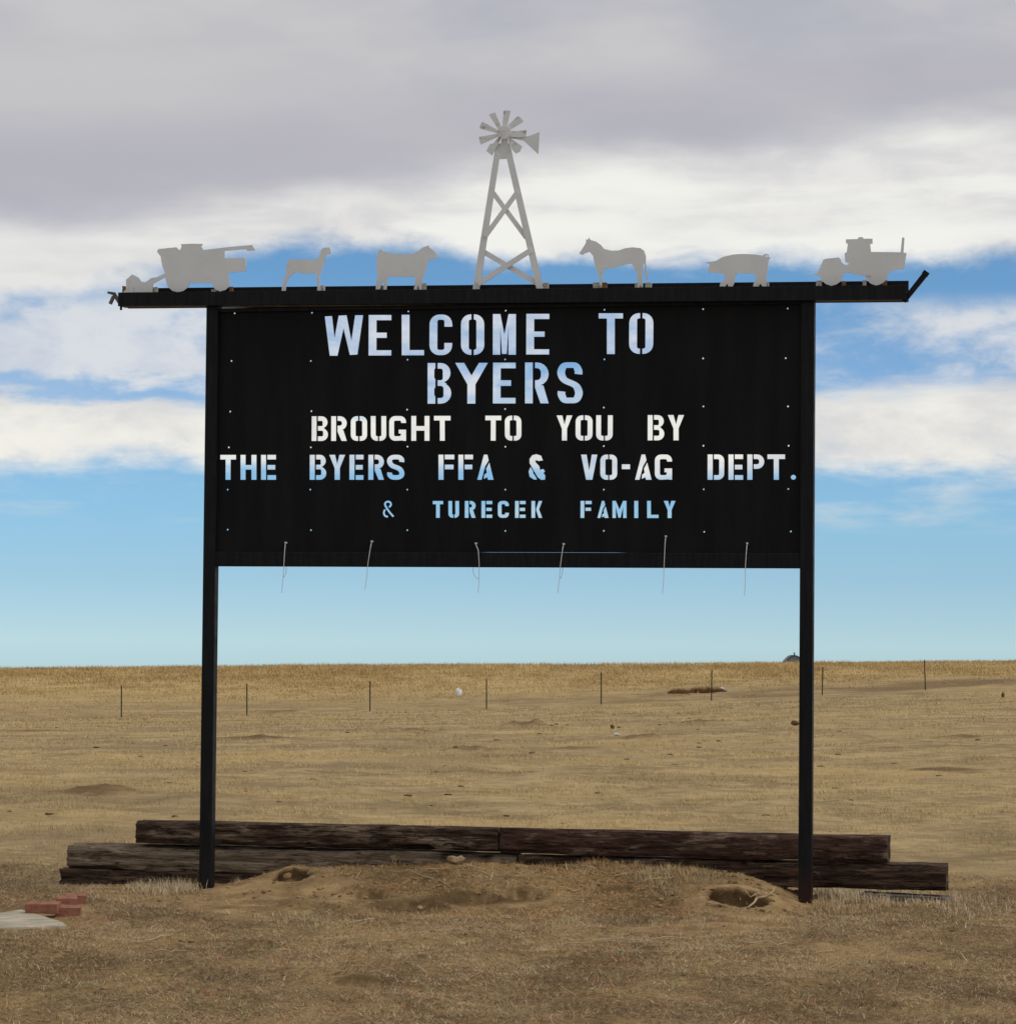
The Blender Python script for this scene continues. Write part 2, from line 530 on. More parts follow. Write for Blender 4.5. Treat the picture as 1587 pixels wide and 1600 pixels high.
def tube(name, pts, rad, mat, parent=None, sides=6, smooth=True):
    """tapering tube along points; rad a number or one per point"""
    pts = [Vector(map(float, p)) for p in pts]
    n = len(pts)
    rad = [rad] * n if not hasattr(rad, '__len__') else rad
    V, F = [], []
    ref = Vector((0.31, 0.87, 0.38)).normalized()
    for i, p in enumerate(pts):
        t = (pts[min(i + 1, n - 1)] - pts[max(i - 1, 0)]).normalized()
        a = t.cross(ref)
        if a.length < 1e-3: a = t.cross(Vector((1, 0, 0)))
        a.normalize(); b = t.cross(a)
        for k in range(sides):
            c = 2 * math.pi * k / sides
            V.append(p + (a * math.cos(c) + b * math.sin(c)) * rad[i])
    for i in range(n - 1):
        for k in range(sides):
            F.append((i * sides + k, i * sides + (k + 1) % sides, (i + 1) * sides + (k + 1) % sides, (i + 1) * sides + k))
    F.append(tuple(range(sides))[::-1]); F.append(tuple((n - 1) * sides + k for k in range(sides)))
    if name is None:
        return V, F
    return mesh(name, V, F, mat, parent, smooth)


def merge(parts):
    V, F = [], []
    for v, f in parts:
        k = len(V)
        V += list(v)
        F += [tuple(i + k for i in q) for q in f]
    return V, F


def plate(name, loops, thick, off, mat, parent):
    """flat steel plate cut to outline: loops of (u, z) (holes too), in the sign's local frame"""
    cu = bpy.data.curves.new(name, 'CURVE')
    cu.dimensions = '2D'
    cu.fill_mode = 'BOTH'
    cu.extrude = thick / 2
    for lp in loops:
        sp = cu.splines.new('POLY')
        sp.points.add(len(lp) - 1)
        for q, (a, b) in zip(sp.points, lp):
            q.co = (a, b, 0, 1)
        sp.use_cyclic_u = True
    tmp = bpy.data.objects.new(name, cu)
    COL.objects.link(tmp)
    bpy.context.view_layer.update()
    me = bpy.data.meshes.new_from_object(tmp.evaluated_get(bpy.context.evaluated_depsgraph_get()))
    bpy.data.objects.remove(tmp)
    bpy.data.curves.remove(cu)
    me.name = name
    n = len(me.vertices)
    co = np.empty(n * 3); me.vertices.foreach_get('co', co); co = co.reshape(-1, 3)
    out = np.stack([co[:, 0], -off - co[:, 2], co[:, 1]], -1)
    me.vertices.foreach_set('co', out.ravel())
    me.materials.clear()
    me.update()
    return link(name, me, mat, parent)


# ------------------------------------------------------------------ materials
def material(name):
    m = bpy.data.materials.new(name)
    m.use_nodes = True
    N = NT(m.node_tree)
    b = m.node_tree.nodes['Principled BSDF']
    return m, N, b


def simple(name, col, rough=0.6, spec=0.5, metal=0.0, var=0.15, scale=6.0, bump=0.0, bscale=60.0):
    m, N, b = material(name)
    tc = N.new('ShaderNodeTexCoord').outputs['Object']
    n = N.noise(tc, scale, 6, 0.6)
    c = N.mix(N.ss(n, 0.3, 0.7), tuple(v * (1 - var) for v in col), tuple(min(1, v * (1 + var)) for v in col))
    N.l.new(c, b.inputs['Base Color'])
    b.inputs['Roughness'].default_value = rough
    b.inputs['Metallic'].default_value = metal
    b.inputs['Specular IOR Level'].default_value = spec
    if bump:
        bp = N.new('ShaderNodeBump')
        bp.inputs['Strength'].default_value = bump
        bp.inputs['Distance'].default_value = 0.01
        N.l.new(N.noise(tc, bscale, 5, 0.6), bp.inputs['Height'])
        N.l.new(bp.outputs[0], b.inputs['Normal'])
    return m


def mat_black_steel():
    m, N, b = material('black_painted_steel')
    tc = N.new('ShaderNodeTexCoord').outputs['Object']
    n = N.noise(tc, 9, 7, 0.65)
    streak = N.noise(N.vscale(tc, (14, 14, 1.2)), 3.0, 5, 0.6)
    rust = N.m('MULTIPLY', N.ss(n, 0.66, 0.74), N.ss(streak, 0.45, 0.65))
    c = N.mix(N.ss(streak, 0.35, 0.75), (0.006, 0.006, 0.007), (0.013, 0.013, 0.014))
    c = N.mix(N.m('MULTIPLY', rust, 0.5), c, (0.035, 0.013, 0.006))
    zz = N.new('ShaderNodeSeparateXYZ')
    N.l.new(tc, zz.inputs[0])
    c = N.mix(N.m('MULTIPLY', N.ss(N.m('ADD', zz.outputs[2], N.m('MULTIPLY', n, 0.3)), 0.5, 0.2), N.ss(zz.outputs[0], 3.0, 3.5, 0.15, 0.8)), c, (0.030, 0.014, 0.009))
    N.l.new(c, b.inputs['Base Color'])
    N.l.new(N.lin(n, 0.3, 0.7, 0.38, 0.62), b.inputs['Roughness'])
    b.inputs['Specular IOR Level'].default_value = 0.14
    return m


def mat_panel():
    m, N, b = material('black_panel_paint')
    tc = N.new('ShaderNodeTexCoord').outputs['Object']
    n = N.noise(N.vscale(tc, (5, 5, 0.7)), 1.6, 6, 0.6)
    c = N.mix(N.ss(n, 0.35, 0.7), (0.005, 0.005, 0.0055), (0.011, 0.011, 0.011))
    N.l.new(c, b.inputs['Base Color'])
    N.l.new(N.lin(n, 0.3, 0.7, 0.5, 0.75), b.inputs['Roughness'])
    b.inputs['Specular IOR Level'].default_value = 0.12
    return m


def mat_white_plate():
    m, N, b = material('weathered_white_plate')
    tc = N.new('ShaderNodeTexCoord').outputs['Object']
    n = N.noise(tc, 22, 7, 0.65)
    n2 = N.noise(tc, 4, 4, 0.5)
    z = N.new('ShaderNodeSeparateXYZ')
    N.l.new(tc, z.inputs[0])
    foot = N.ss(z.outputs[2], 4.19, 4.08)            # rust creeping up from the welded feet
    c = N.mix(N.ss(n2, 0.3, 0.7), (0.68, 0.70, 0.695), (0.74, 0.76, 0.755))
    c = N.mix(N.m('MULTIPLY', foot, 0.35), c, (0.62, 0.53, 0.42))
    r = N.m('MULTIPLY', N.ss(n, 0.60, 0.70), N.m('ADD', N.m('MULTIPLY', foot, 0.8), 0.10))
    tip = N.m('MULTIPLY', N.ss(z.outputs[2], 4.95, 5.2), N.ss(n, 0.52, 0.64))
    r = N.m('MAXIMUM', r, N.m('MULTIPLY', tip, 0.6))
    c = N.mix(r, c, (0.20, 0.075, 0.025))
    N.l.new(c, b.inputs['Base Color'])
    b.inputs['Roughness'].default_value = 0.7
    b.inputs['Specular IOR Level'].default_value = 0.25
    return m


def mat_tie():
    m, N, b = material('weathered_tie_wood')
    tc = N.new('ShaderNodeTexCoord').outputs['Object']
    oi = N.new('ShaderNodeObjectInfo')
    off = N.new('ShaderNodeVectorMath', operation='SCALE')
    off.inputs[0].default_value = (7.3, 3.1, 5.7)
    N.l.new(oi.outputs['Random'], off.inputs[3])
    v = N.vadd(tc, off.outputs[0])
    grain = N.noise(N.vscale(v, (2.6, 24, 24)), 2.0, 9, 0.72, 0.5)
    fine = N.noise(N.vscale(v, (4, 90, 90)), 2.0, 5, 0.6)
    patch = N.noise(N.vscale(v, (1.7, 5, 6)), 1.7, 7, 0.66, 0.8)
    knot = N.noise(N.vscale(v, (3, 9, 9)), 1.6, 3, 0.5)
    s = N.new('ShaderNodeSeparateColor')
    N.l.new(oi.outputs['Color'], s.inputs[0])
    dark = N.mix(N.ss(grain, 0.36, 0.66), (0.016, 0.010, 0.007), (0.125, 0.078, 0.050))
    red = N.mix(N.ss(grain, 0.34, 0.70), (0.032, 0.014, 0.011), (0.105, 0.052, 0.038))
    c = N.mix(s.outputs[1], dark, red)
    gr = N.mix(N.ss(fine, 0.3, 0.7), (0.13, 0.098, 0.066), (0.38, 0.29, 0.195))
    amt = N.ss(N.m('ADD', N.m('MULTIPLY', patch, 0.7), N.m('MULTIPLY', grain, 0.3)), N.m('SUBTRACT', 0.80, N.m('MULTIPLY', s.outputs[0], 0.5)), N.m('SUBTRACT', 0.95, N.m('MULTIPLY', s.outputs[0], 0.5)))
    c = N.mix(N.m('MULTIPLY', amt, 0.85), c, gr)
    crk = N.noise(N.vscale(v, (1.6, 30, 30)), 1.3, 5, 0.55, 0.2)
    crack = N.m('MULTIPLY', N.ss(N.m('ABSOLUTE', N.m('SUBTRACT', crk, 0.5)), 0.022, 0.004), N.ss(patch, 0.35, 0.55))
    c = N.mix(N.m('MULTIPLY', crack, 0.9), c, (0.006, 0.004, 0.003))
    c = N.mix(N.ss(knot, 0.66, 0.72), c, (0.012, 0.008, 0.006))
    N.l.new(c, b.inputs['Base Color'])
    b.inputs['Roughness'].default_value = 0.9
    b.inputs['Specular IOR Level'].default_value = 0.15
    bp = N.new('ShaderNodeBump')
    bp.inputs['Strength'].default_value = 0.9
    bp.inputs['Distance'].default_value = 0.012
    N.l.new(N.m('ADD', N.m('MULTIPLY', grain, 0.7), N.m('MULTIPLY', fine, 0.3)), bp.inputs['Height'])
    N.l.new(bp.outputs[0], b.inputs['Normal'])
    return m


def mat_ground():
    m, N, b = material('dry_prairie_ground')
    tc = N.new('ShaderNodeTexCoord').outputs['Object']
    at = N.new('ShaderNodeAttribute', attribute_name='zone')
    s = N.new('ShaderNodeSeparateColor')
    N.l.new(at.outputs['Color'], s.inputs[0])
    bare, gold, moist_and_shade = s.outputs
    xyz = N.new('ShaderNodeSeparateXYZ')
    N.l.new(tc, xyz.inputs[0])
    Y = xyz.outputs[1]
    big = N.noise(tc, 0.12, 4, 0.55)
    pat = N.noise(N.vscale(tc, (1, 0.7, 1)), 0.7, 5, 0.6)
    med = N.noise(tc, 3.2, 6, 0.65)
    fin = N.noise(tc, 28, 6, 0.7)
    spk = N.noise(tc, 110, 3, 0.6)
    litter = N.mix(N.ss(N.m('ADD', N.m('MULTIPLY', fin, 0.5), N.m('MULTIPLY', N.noise(N.vscale(tc, (1, 0.45, 1)), 1.6, 6, 0.65), 0.5)), 0.38, 0.62), GC['lit_d'], GC['lit_l'])
    field = N.mix(N.ss(N.m('ADD', N.m('MULTIPLY', med, 0.5), N.m('MULTIPLY', pat, 0.5)), 0.38, 0.62), GC['fld_d'], GC['fld_l'])
    drab = N.noise(N.vadd(N.vscale(tc, (0.5, 1.0, 1)), (3, 7, 1)), 0.22, 5, 0.6)
    field = N.mix(N.m('MULTIPLY', N.ss(drab, 0.46, 0.66), 0.75), field, GC['drab'])
    field = N.mix(N.m('MULTIPLY', N.ss(big, 0.45, 0.7), 0.5), field, GC['fld_g'])
    far = N.mix(N.ss(N.noise(N.vscale(tc, (1, 0.25, 1)), 0.35, 5, 0.6), 0.35, 0.65), GC['far_d'], GC['far_l'])
    c = N.mix(N.ss(Y, 20.5, 25.5), litter, field)
    c = N.mix(gold, c, far)
    soil = N.mix(N.ss(med, 0.35, 0.65), GC['soil_d'], GC['soil_l'])
    soil = N.mix(N.m('MULTIPLY', N.ss(spk, 0.55, 0.75), 0.5), soil, GC['soil_d'])
    c = N.mix(N.m('MULTIPLY', bare, 0.9), c, soil)
    c = N.mix(N.m('MULTIPLY', moist_and_shade, 0.8), c, GC['moist_and_shade'])  # dark soil colour; in the hollows it also carries painted shade
    N.l.new(c, b.inputs['Base Color'])
    b.inputs['Roughness'].default_value = 0.95
    b.inputs['Specular IOR Level'].default_value = 0.05
    bp = N.new('ShaderNodeBump')
    bp.inputs['Strength'].default_value = 0.8
    bp.inputs['Distance'].default_value = 0.03
    N.l.new(N.m('ADD', N.m('MULTIPLY', fin, 0.6), N.m('ADD', N.m('MULTIPLY', med, 1.0), N.m('MULTIPLY', spk, 0.2))), bp.inputs['Height'])
    N.l.new(bp.outputs[0], b.inputs['Normal'])
    return m


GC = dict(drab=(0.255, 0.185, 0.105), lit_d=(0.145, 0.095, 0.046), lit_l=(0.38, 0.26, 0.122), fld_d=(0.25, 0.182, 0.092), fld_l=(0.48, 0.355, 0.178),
          fld_g=(0.52, 0.365, 0.155), far_d=(0.41, 0.285, 0.12), far_l=(0.53, 0.38, 0.17), soil_d=(0.22, 0.14, 0.066), soil_l=(0.42, 0.285, 0.14), moist_and_shade=(0.095, 0.058, 0.028))


def mat_blade():
    m, N, b = material('dry_grass_blade')
    at = N.new('ShaderNodeAttribute', attribute_name='tint')
    N.l.new(at.outputs['Color'], b.inputs['Base Color'])
    b.inputs['Roughness'].default_value = 0.8
    b.inputs['Specular IOR Level'].default_value = 0.15
    return m


M = dict(black=mat_black_steel(), panel=mat_panel(), white=mat_white_plate(), tie=mat_tie(), ground=mat_ground(), blade=mat_blade(),
         brick=simple('red_brick', (0.30, 0.135, 0.088), 0.9, 0.12, var=0.2, scale=18, bump=0.5, bscale=120),
         concrete=simple('pale_concrete', (0.42, 0.365, 0.27), 0.9, 0.15, var=0.25, scale=7, bump=0.3, bscale=150),
         tiep=simple('white_nylon', (0.66, 0.65, 0.63), 0.45, 0.5, var=0.1),
         tpost=simple('dark_green_steel', (0.03, 0.035, 0.022), 0.6, 0.3, var=0.3),
         wire=simple('fence_wire', (0.16, 0.14, 0.12), 0.5, 0.5, metal=0.6),
         bag=simple('white_plastic_film', (0.75, 0.74, 0.75), 0.5, 0.4, var=0.05),
         shed_roof=simple('dark_shed_roof', (0.055, 0.075, 0.085), 0.5, 0.4, metal=0.2),
         shed_wall=simple('grey_shed_wall', (0.17, 0.20, 0.235), 0.6, 0.4, var=0.1),
         stone=simple('tan_stone', (0.40, 0.29, 0.17), 0.9, 0.2, var=0.25, scale=25, bump=0.5),
         twig=simple('bleached_twig', (0.42, 0.32, 0.20), 0.85, 0.2, var=0.25, scale=20),
         straw=simple('pale_straw', (0.46, 0.36, 0.21), 0.7, 0.25, var=0.25, scale=12),
         board=simple('grey_board', (0.13, 0.115, 0.10), 0.9, 0.2, var=0.3, scale=14, bump=0.5),
         crumb=simple('dry_soil_crumb', (0.27, 0.175, 0.088), 0.95, 0.1, var=0.4, scale=3, bump=0.5),
         rust=simple('rusty_weld', (0.20, 0.10, 0.05), 0.85, 0.2, var=0.5, scale=60),
         weld=simple('pale_weld_tab', (0.45, 0.40, 0.33), 0.8, 0.2, var=0.4, scale=70),
         clod=simple('dark_clod', (0.14, 0.09, 0.048), 0.95, 0.1, var=0.35, scale=20, bump=0.6))


# ------------------------------------------------------------------ ground sheet
def build_ground():
    def grow(start, step, r, end):
        v = [start]
        while v[-1] < end:
            step *= r
            v.append(v[-1] + step)
        return v[1:]
    xp = np.arange(0, 5.2, 0.035)
    xo = np.array(grow(xp[-1], 0.035, 1.09, 900))
    xs = np.concatenate([-xo[::-1], -xp[:0:-1], xp, xo])
    yn = np.arange(13.2, 23.6, 0.03)
    yo = np.array(grow(yn[-1], 0.03, 1.021, 3000))
    yb = 13.2 - np.array(grow(0, 0.03, 1.25, 400))[::-1]
    ys = np.concatenate([yb, yn, yo])
    X, Y = np.meshgrid(xs, ys)
    bare, gold, moist_and_shade, Z = masks(X, Y)
    nx, ny = len(xs), len(ys)
    me = bpy.data.meshes.new('ground')
    me.vertices.add(nx * ny)
    me.vertices.foreach_set('co', np.stack([X, Y, Z], -1).astype(np.float32).ravel())
    i = np.arange((ny - 1) * (nx - 1))
    r, c = i // (nx - 1), i % (nx - 1)
    a = r * nx + c
    q = np.stack([a, a + 1, a + nx + 1, a + nx], -1)
    cxs, cys = (X.ravel()[q[:, 0]] + X.ravel()[q[:, 2]]) / 2, (Y.ravel()[q[:, 0]] + Y.ravel()[q[:, 2]]) / 2
    keep = np.ones(len(q), bool)
    for bx, by, rx, ry, hb in BURROWS:      # openings of the burrows
        keep &= np.sqrt(((cxs - bx) / rx) ** 2 + ((cys - by) / ry) ** 2) > 1.22
    q = q[keep]
    me.loops.add(q.size)
    me.loops.foreach_set('vertex_index', q.ravel().astype(np.int32))
    me.polygons.add(len(q))
    me.polygons.foreach_set('loop_start', (np.arange(len(q)) * 4).astype(np.int32))
    me.update()
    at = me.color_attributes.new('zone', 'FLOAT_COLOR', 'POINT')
    at.data.foreach_set('color', np.stack([bare, gold, moist_and_shade, np.ones_like(bare)], -1).astype(np.float32).ravel())
    me.shade_smooth()
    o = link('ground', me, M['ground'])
    for bx, by, rx, ry, hb in BURROWS:      # the hollow under each opening
        ns = 96
        an = np.arange(ns) * 2 * math.pi / ns
        wv = 1 + 0.10 * np.sin(2 * an + 0.7 + bx) + 0.10 * np.sin(5 * an + 2) + 0.07 * np.sin(9 * an) + 0.04 * np.sin(17 * an + 1)
        rings = []
        for sc, dz, back in ((1.75, -0.012, 0), (1.62, 0.004, 0), (1.45, 0.006, 0), (1.3, 0.006, 0), (1.15, 0.004, 0), (1.03, -0.004, 0), (0.97, -0.025, 0.0),
                             (1.0, -0.05, 0.015), (1.05, -0.09, 0.035), (1.03, -0.125, 0.055), (0.88, -0.155, 0.075), (0.55, -0.175, 0.085), (0.02, -0.18, 0.085)):
            w = 1 + (wv - 1) * min(1.0, max(0.0, (1.7 - sc) / 0.5))
            x_ = bx + rx * sc * w * np.cos(an); y_ = by + ry * sc * w * np.sin(an)
            rings.append(np.stack([x_, y_ + back * ry / 0.15, H(x_, y_) + dz * ry / 0.15 * (1 if dz < -.015 else 1)], -1))
        V = np.concatenate(rings)
        nr = len(rings)
        F = [(i_ * ns + k, i_ * ns + (k + 1) % ns, (i_ + 1) * ns + (k + 1) % ns, (i_ + 1) * ns + k) for i_ in range(nr - 1) for k in range(ns)]
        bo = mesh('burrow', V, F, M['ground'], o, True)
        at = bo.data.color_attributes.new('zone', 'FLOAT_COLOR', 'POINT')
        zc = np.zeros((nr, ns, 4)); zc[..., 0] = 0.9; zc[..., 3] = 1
        zc[5:, :, 2] = 0.5  # burrow lining coloured darker, shade of the hollow painted in
        at.data.foreach_set('color', zc.astype(np.float32).ravel())
    tag(o, 'dry tan prairie ground with bare soil patches running to the horizon', 'ground', kind='structure')


build_ground()


# ------------------------------------------------------------------ stencil lettering
def arc(cx, cy, rx, ry, a0, a1, n=5):
    return [(cx + rx * math.cos(math.radians(a0 + (a1 - a0) * k / n)), cy + ry * math.sin(math.radians(a0 + (a1 - a0) * k / n))) for k in range(n + 1)]


def stroke(pts, s, b):
    """outline of a pen stroke: s thick where it runs vertically, b where it runs level"""
    P = []
    n = len(pts)
    for i in range(n - 1):
        p0, p1, p2, p3 = pts[max(i - 1, 0)], pts[i], pts[i + 1], pts[min(i + 2, n - 1)]
        for k in range(4):
            t = k / 4
            P.append(tuple(0.5 * (2 * p1[j] + (p2[j] - p0[j]) * t + (2 * p0[j] - 5 * p1[j] + 4 * p2[j] - p3[j]) * t * t + (3 * p1[j] - p0[j] - 3 * p2[j] + p3[j]) * t ** 3) for j in (0, 1)))
    P.append(pts[-1])
    Lf, Rt = [], []
    for i, p in enumerate(P):
        a, c = P[max(i - 1, 0)], P[min(i + 1, len(P) - 1)]
        dx, dy = c[0] - a[0], c[1] - a[1]
        l = math.hypot(dx, dy) or 1
        nx, ny = -dy / l, dx / l
        hw = 0.5 * math.sqrt((nx * s) ** 2 + (ny * b) ** 2)
        Lf.append((p[0] + nx * hw, p[1] + ny * hw)); Rt.append((p[0] - nx * hw, p[1] - ny * hw))
    return Lf + Rt[::-1]


def glyph(ch, w, h, s, b, g, solid):
    m = h * 0.5
    R = lambda x0, y0, x1, y1: [(x0, y0), (x1, y0), (x1, y1), (x0, y1)]
    ro = min(w * 0.46, h * 0.24)
    ri = max(ro - s, w * 0.08)
    c = w / 2
    if ch == 'I': return [R(0, 0, w, h)]
    if ch == 'L': return [[(0, 0), (s, 0), (s, h - b), (w, h - b), (w, h), (0, h)]]
    if ch == 'T': return [[(0, 0), (w, 0), (w, b), (c + s / 2, b), (c + s / 2, h), (c - s / 2, h), (c - s / 2, b), (0, b)]]
    if ch == 'H': return [[(0, 0), (s, 0), (s, m - b / 2), (w - s, m - b / 2), (w - s, 0), (w, 0), (w, h), (w - s, h), (w - s, m + b / 2), (s, m + b / 2), (s, h), (0, h)]]
    if ch == 'E':
        if solid: return [[(0, 0), (w, 0), (w, b), (s, b), (s, m - b / 2), (w * .8, m - b / 2), (w * .8, m + b / 2), (s, m + b / 2), (s, h - b), (w, h - b), (w, h), (0, h)]]
        return [R(0, 0, s, h), R(s + g, 0, w, b), R(s + g, m - b / 2, w * .95, m + b / 2), R(s + g, h - b, w, h)]
    if ch == 'F': return [R(0, 0, s, h), R(s + g, 0, w, b), R(s + g, m - b * .55, w * .95, m + b * .45)]
    if ch == 'O':
        L = [(c - g / 2, 0)] + arc(ro, ro, ro, ro, 270, 180) + arc(ro, h - ro, ro, ro, 180, 90) + [(c - g / 2, h), (c - g / 2, h - b)]
        L = L + arc(s + ri, h - b - ri, ri, ri, 90, 180, 3) + arc(s + ri, b + ri, ri, ri, 180, 270, 3) + [(c - g / 2, b)]
        L = [(min(x, c - g / 2), y) for x, y in L]
        return [L, [(w - x, y) for x, y in L][::-1]]
    if ch == 'U':
        L = [(0, 0), (s, 0)] + arc(s + ri, h - b - ri, ri, ri, 180, 90, 3) + [(c - g / 2, h - b), (c - g / 2, h)] + arc(ro, h - ro, ro, ro, 90, 180)
        L = [(min(x, c - g / 2), y) for x, y in L]
        return [L, [(w - x, y) for x, y in L][::-1]]
    if ch in 'CG':
        top = h * (.30 if ch == 'C' else .28)
        o_ = [(w, top)] + arc(w - ro, ro, ro, ro, 0, -90) + arc(ro, ro, ro, ro, 270, 180)
        i_top = arc(s + ri, b + ri, ri, ri, 180, 270, 3) + arc(w - s - ri, b + ri, ri, ri, 270, 360, 3) + [(w - s, top)]
        if ch == 'C':
            return [o_ + arc(ro, h - ro, ro, ro, 180, 90) + arc(w - ro, h - ro, ro, ro, 90, 0) + [(w, h * .7), (w - s, h * .7)] + arc(w - s - ri, h - b - ri, ri, ri, 0, 90, 3) + arc(s + ri, h - b - ri, ri, ri, 90, 180, 3) + i_top]
        return [o_ + arc(ro, h - ro, ro, ro, 180, 90) + [(w * .78, h * .985), (w * .86, h), (w, h), (w, h * .55), (w * .56, h * .55), (w * .56, h * .55 + b * .85), (w - s * 1.05, h * .55 + b * .85), (w - s * 1.05, h - b * 1.25), (w * .62, h - b)]
                + arc(s + ri, h - b - ri, ri, ri, 90, 180, 3) + i_top]
    if ch == 'S':
        q = [(w - s / 2, h * .29), (w - s / 2, h * .2), (w * .72, b * .6), (c, b / 2), (w * .28, b * .6), (s / 2, h * .19), (s / 2, h * .31), (w * .30, h * .44), (w * .70, h * .555), (w - s / 2, h * .69), (w - s / 2, h * .81), (w * .72, h - b * .6), (c, h - b / 2), (w * .28, h - b * .6), (s / 2, h * .80), (s / 2, h * .71)]
        return [stroke(q, s, b)]
    if ch == 'D':
        x0 = s + g
        return [R(0, 0, s, h), [(x0, 0)] + arc(w - ro, ro, ro, ro, 270, 360) + arc(w - ro, h - ro, ro, ro, 0, 90) + [(x0, h), (x0, h - b)] + arc(w - s - ri, h - b - ri, ri, ri, 90, 0, 3) + arc(w - s - ri, b + ri, ri, ri, 0, -90, 3) + [(x0, b)]]
    if ch in 'PR':
        x0 = s + g
        y1 = h * .57
        r1 = min(w - x0 - 0.5, y1 / 2)
        r2 = max(r1 - s, 0.6)
        bowl = [(x0, 0)] + arc(w - r1, r1, r1, r1, 270, 360) + arc(w - r1, y1 - r1, r1, r1, 0, 90)
        inn = arc(w - s - r2, y1 - b - r2, r2, r2, 90, 0, 3) + arc(w - s - r2, b + r2, r2, r2, 0, -90, 3) + [(x0, b)]
        inn = [(max(x, x0), y) for x, y in inn]
        if ch == 'P': return [R(0, 0, s, h), bowl + [(x0, y1), (x0, y1 - b)] + inn]
        bowl[-1] = (w * .78, y1 * 0.99)
        return [R(0, 0, s, h), bowl + [(w, h), (w - s * 1.05, h), (x0, y1 + b * .3), (x0, y1 - b)] + inn]
    if ch == 'B':
        x0 = s + g
        y1 = h * .485
        r1 = min(w - x0, y1 / 2); r2 = max(r1 - s, 0.5)
        y2 = h
        r3 = min(w - x0, (y2 - y1) / 2); r4 = max(r3 - s, 0.5)
        q = [(x0, 0)] + arc(w * .97 - r1, r1, r1, r1, 270, 360) + arc(w * .97 - r1, y1 - r1, r1, r1, 0, 70, 4) + [(w * .80, y1 + .02 * h)] + arc(w - r3, y1 + r3, r3, r3, -60, 0, 4) + arc(w - r3, y2 - r3, r3, r3, 0, 90) + [(x0, h), (x0, h - b)]
        q += [(max(x, x0), y) for x, y in arc(w - s - r4, h - b - r4, r4, r4, 90, 0, 3) + arc(w - s - r4, m + b * .45 + r4, r4, r4, 0, -90, 3)] + [(x0, m + b * .45), (x0, m - b * .55)]
        q += [(max(x, x0), y) for x, y in arc(w * .97 - s - r2, m - b * .55 - r2, r2, r2, 90, 0, 3) + arc(w * .97 - s - r2, b + r2, r2, r2, 0, -90, 3)] + [(x0, b)]
        st = R(0, 0, s, h)
        if solid:   # the big stencil has notches in the stem
            k = s * .14
            st = [(0, 0), (s, 0), (s, b * .9), (s - k, b * 1.2), (s - k, m - b), (s, m - b * .7), (s, m + b * .7), (s - k, m + b), (s - k, h - b * 1.6), (s, h - b * 1.2), (s, h), (0, h)]
        return [st, q]
    if ch == 'V': return [[(0, 0), (s * 1.1, 0), (c, h * .62), (w - s * 1.1, 0), (w, 0), (c + s * .62, h), (c - s * .62, h)]]
    if ch == 'Y': return [[(0, 0), (s * 1.15, 0), (c, h * (.31 if solid else .36)), (w - s * 1.15, 0), (w, 0), (c + s * .52, h * .53), (c + s * .52, h), (c - s * .52, h), (c - s * .52, h * .53)]]
    if ch == 'W': return [[(0, 0.03 * h), (w * .19, 0.02 * h), (w * .255, h * .55), (w * .36, 0.01 * h), (w * .57, 0), (w * .695, h * .63), (w * .79, 0), (w, 0), (w * .855, h * .97), (w * .655, h * .98), (w * .49, h * .33), (w * .335, h), (w * .13, h)]]
    if ch == 'M':
        t = s * (.95 if solid else .9)
        return [[(0, 0), (t, 0), (c, h * .5), (w - t, 0), (w, 0), (w, h), (w - t, h), (w - t, h * .36), (c + s * .3, h * .98), (c - s * .3, h * .98), (t, h * .36), (t, h), (0, h)]]
    if ch == 'A':
        return [[(c - w * .10, 0), (c + w * .12, 0), (c + w * .20, h * .23), (c - w * .02, h * .48), (w * .27, h), (0, h)],
                [(c + w * .24, h * .31), (w, h), (w - s * 1.1, h), (c + w * .12, h * .90), (w * .40, h * .97), (w * .43, h * .80), (c + w * .08, h * .72), (c + w * .04, h * .56)]]
    if ch == 'K':
        return [R(0, 0, s, h), [(w - s * .95, 0), (w, 0), (s + g + s * .75, m), (w, h), (w - s * .95, h), (s + g, m * 1.12), (s + g, m * .9)]]
    if ch == '-': return [R(0, 0, w, h)]
    if ch == '.': return [arc(c, m, c, m, 0, 340, 17)]
    return []


def line(text, boxes, top, bot, s, b, g, solid=False):
    """text letters with their pixel (left, right); top/bot: (x0,y0,x1,y1) lines"""
    out = []
    li = lambda q, x: q[1] + (q[3] - q[1]) * (x - q[0]) / (q[2] - q[0])
    for ch, (x0, x1) in zip(text, boxes):
        xm = (x0 + x1) / 2
        t, bo = li(top, xm), li(bot, xm)
        tilt = random.uniform(-0.006, 0.006)
        if ch == '-': t, bo = 725.5, 733
        if ch == '.': t, bo = 742, 749.5
        for poly in glyph(ch, x1 - x0, bo - t, s, b, g, solid):
            out.append([(x0 + x + tilt * (y - 20), t + y) for x, y in poly])
    return out


POLYS = []
POLYS += line('WELCOMETO', [(507.5, 567.4), (576, 611.5), (627.5, 662.5), (671, 706.6), (720, 756.5), (769.8, 806), (822, 858), (935, 973), (982.6, 1020.4)], (508, 492.8, 1020, 489), (508, 556, 1020, 552.8), 12.4, 8.2, 3.6, True)
POLYS += line('BYERS', [(668, 705), (711, 762), (770, 805.5), (820, 857), (871, 909.5)], (668, 567.3, 909, 566), (668, 630.8, 909, 630), 12.2, 8.8, 3.4, True)
POLYS += line('BROUGHTTOYOUBY', [(487, 512.7), (517.5, 542), (548, 573.7), (579.3, 603.6), (608, 634.5), (642.5, 671), (678, 704), (758, 783), (788.5, 814.5), (869.3, 894), (899, 925.5), (931, 957), (1011.5, 1037.5), (1043, 1068.5)], (487, 650.5, 1068, 648.4), (487, 689, 1068, 688), 7.8, 7.2, 2.0)
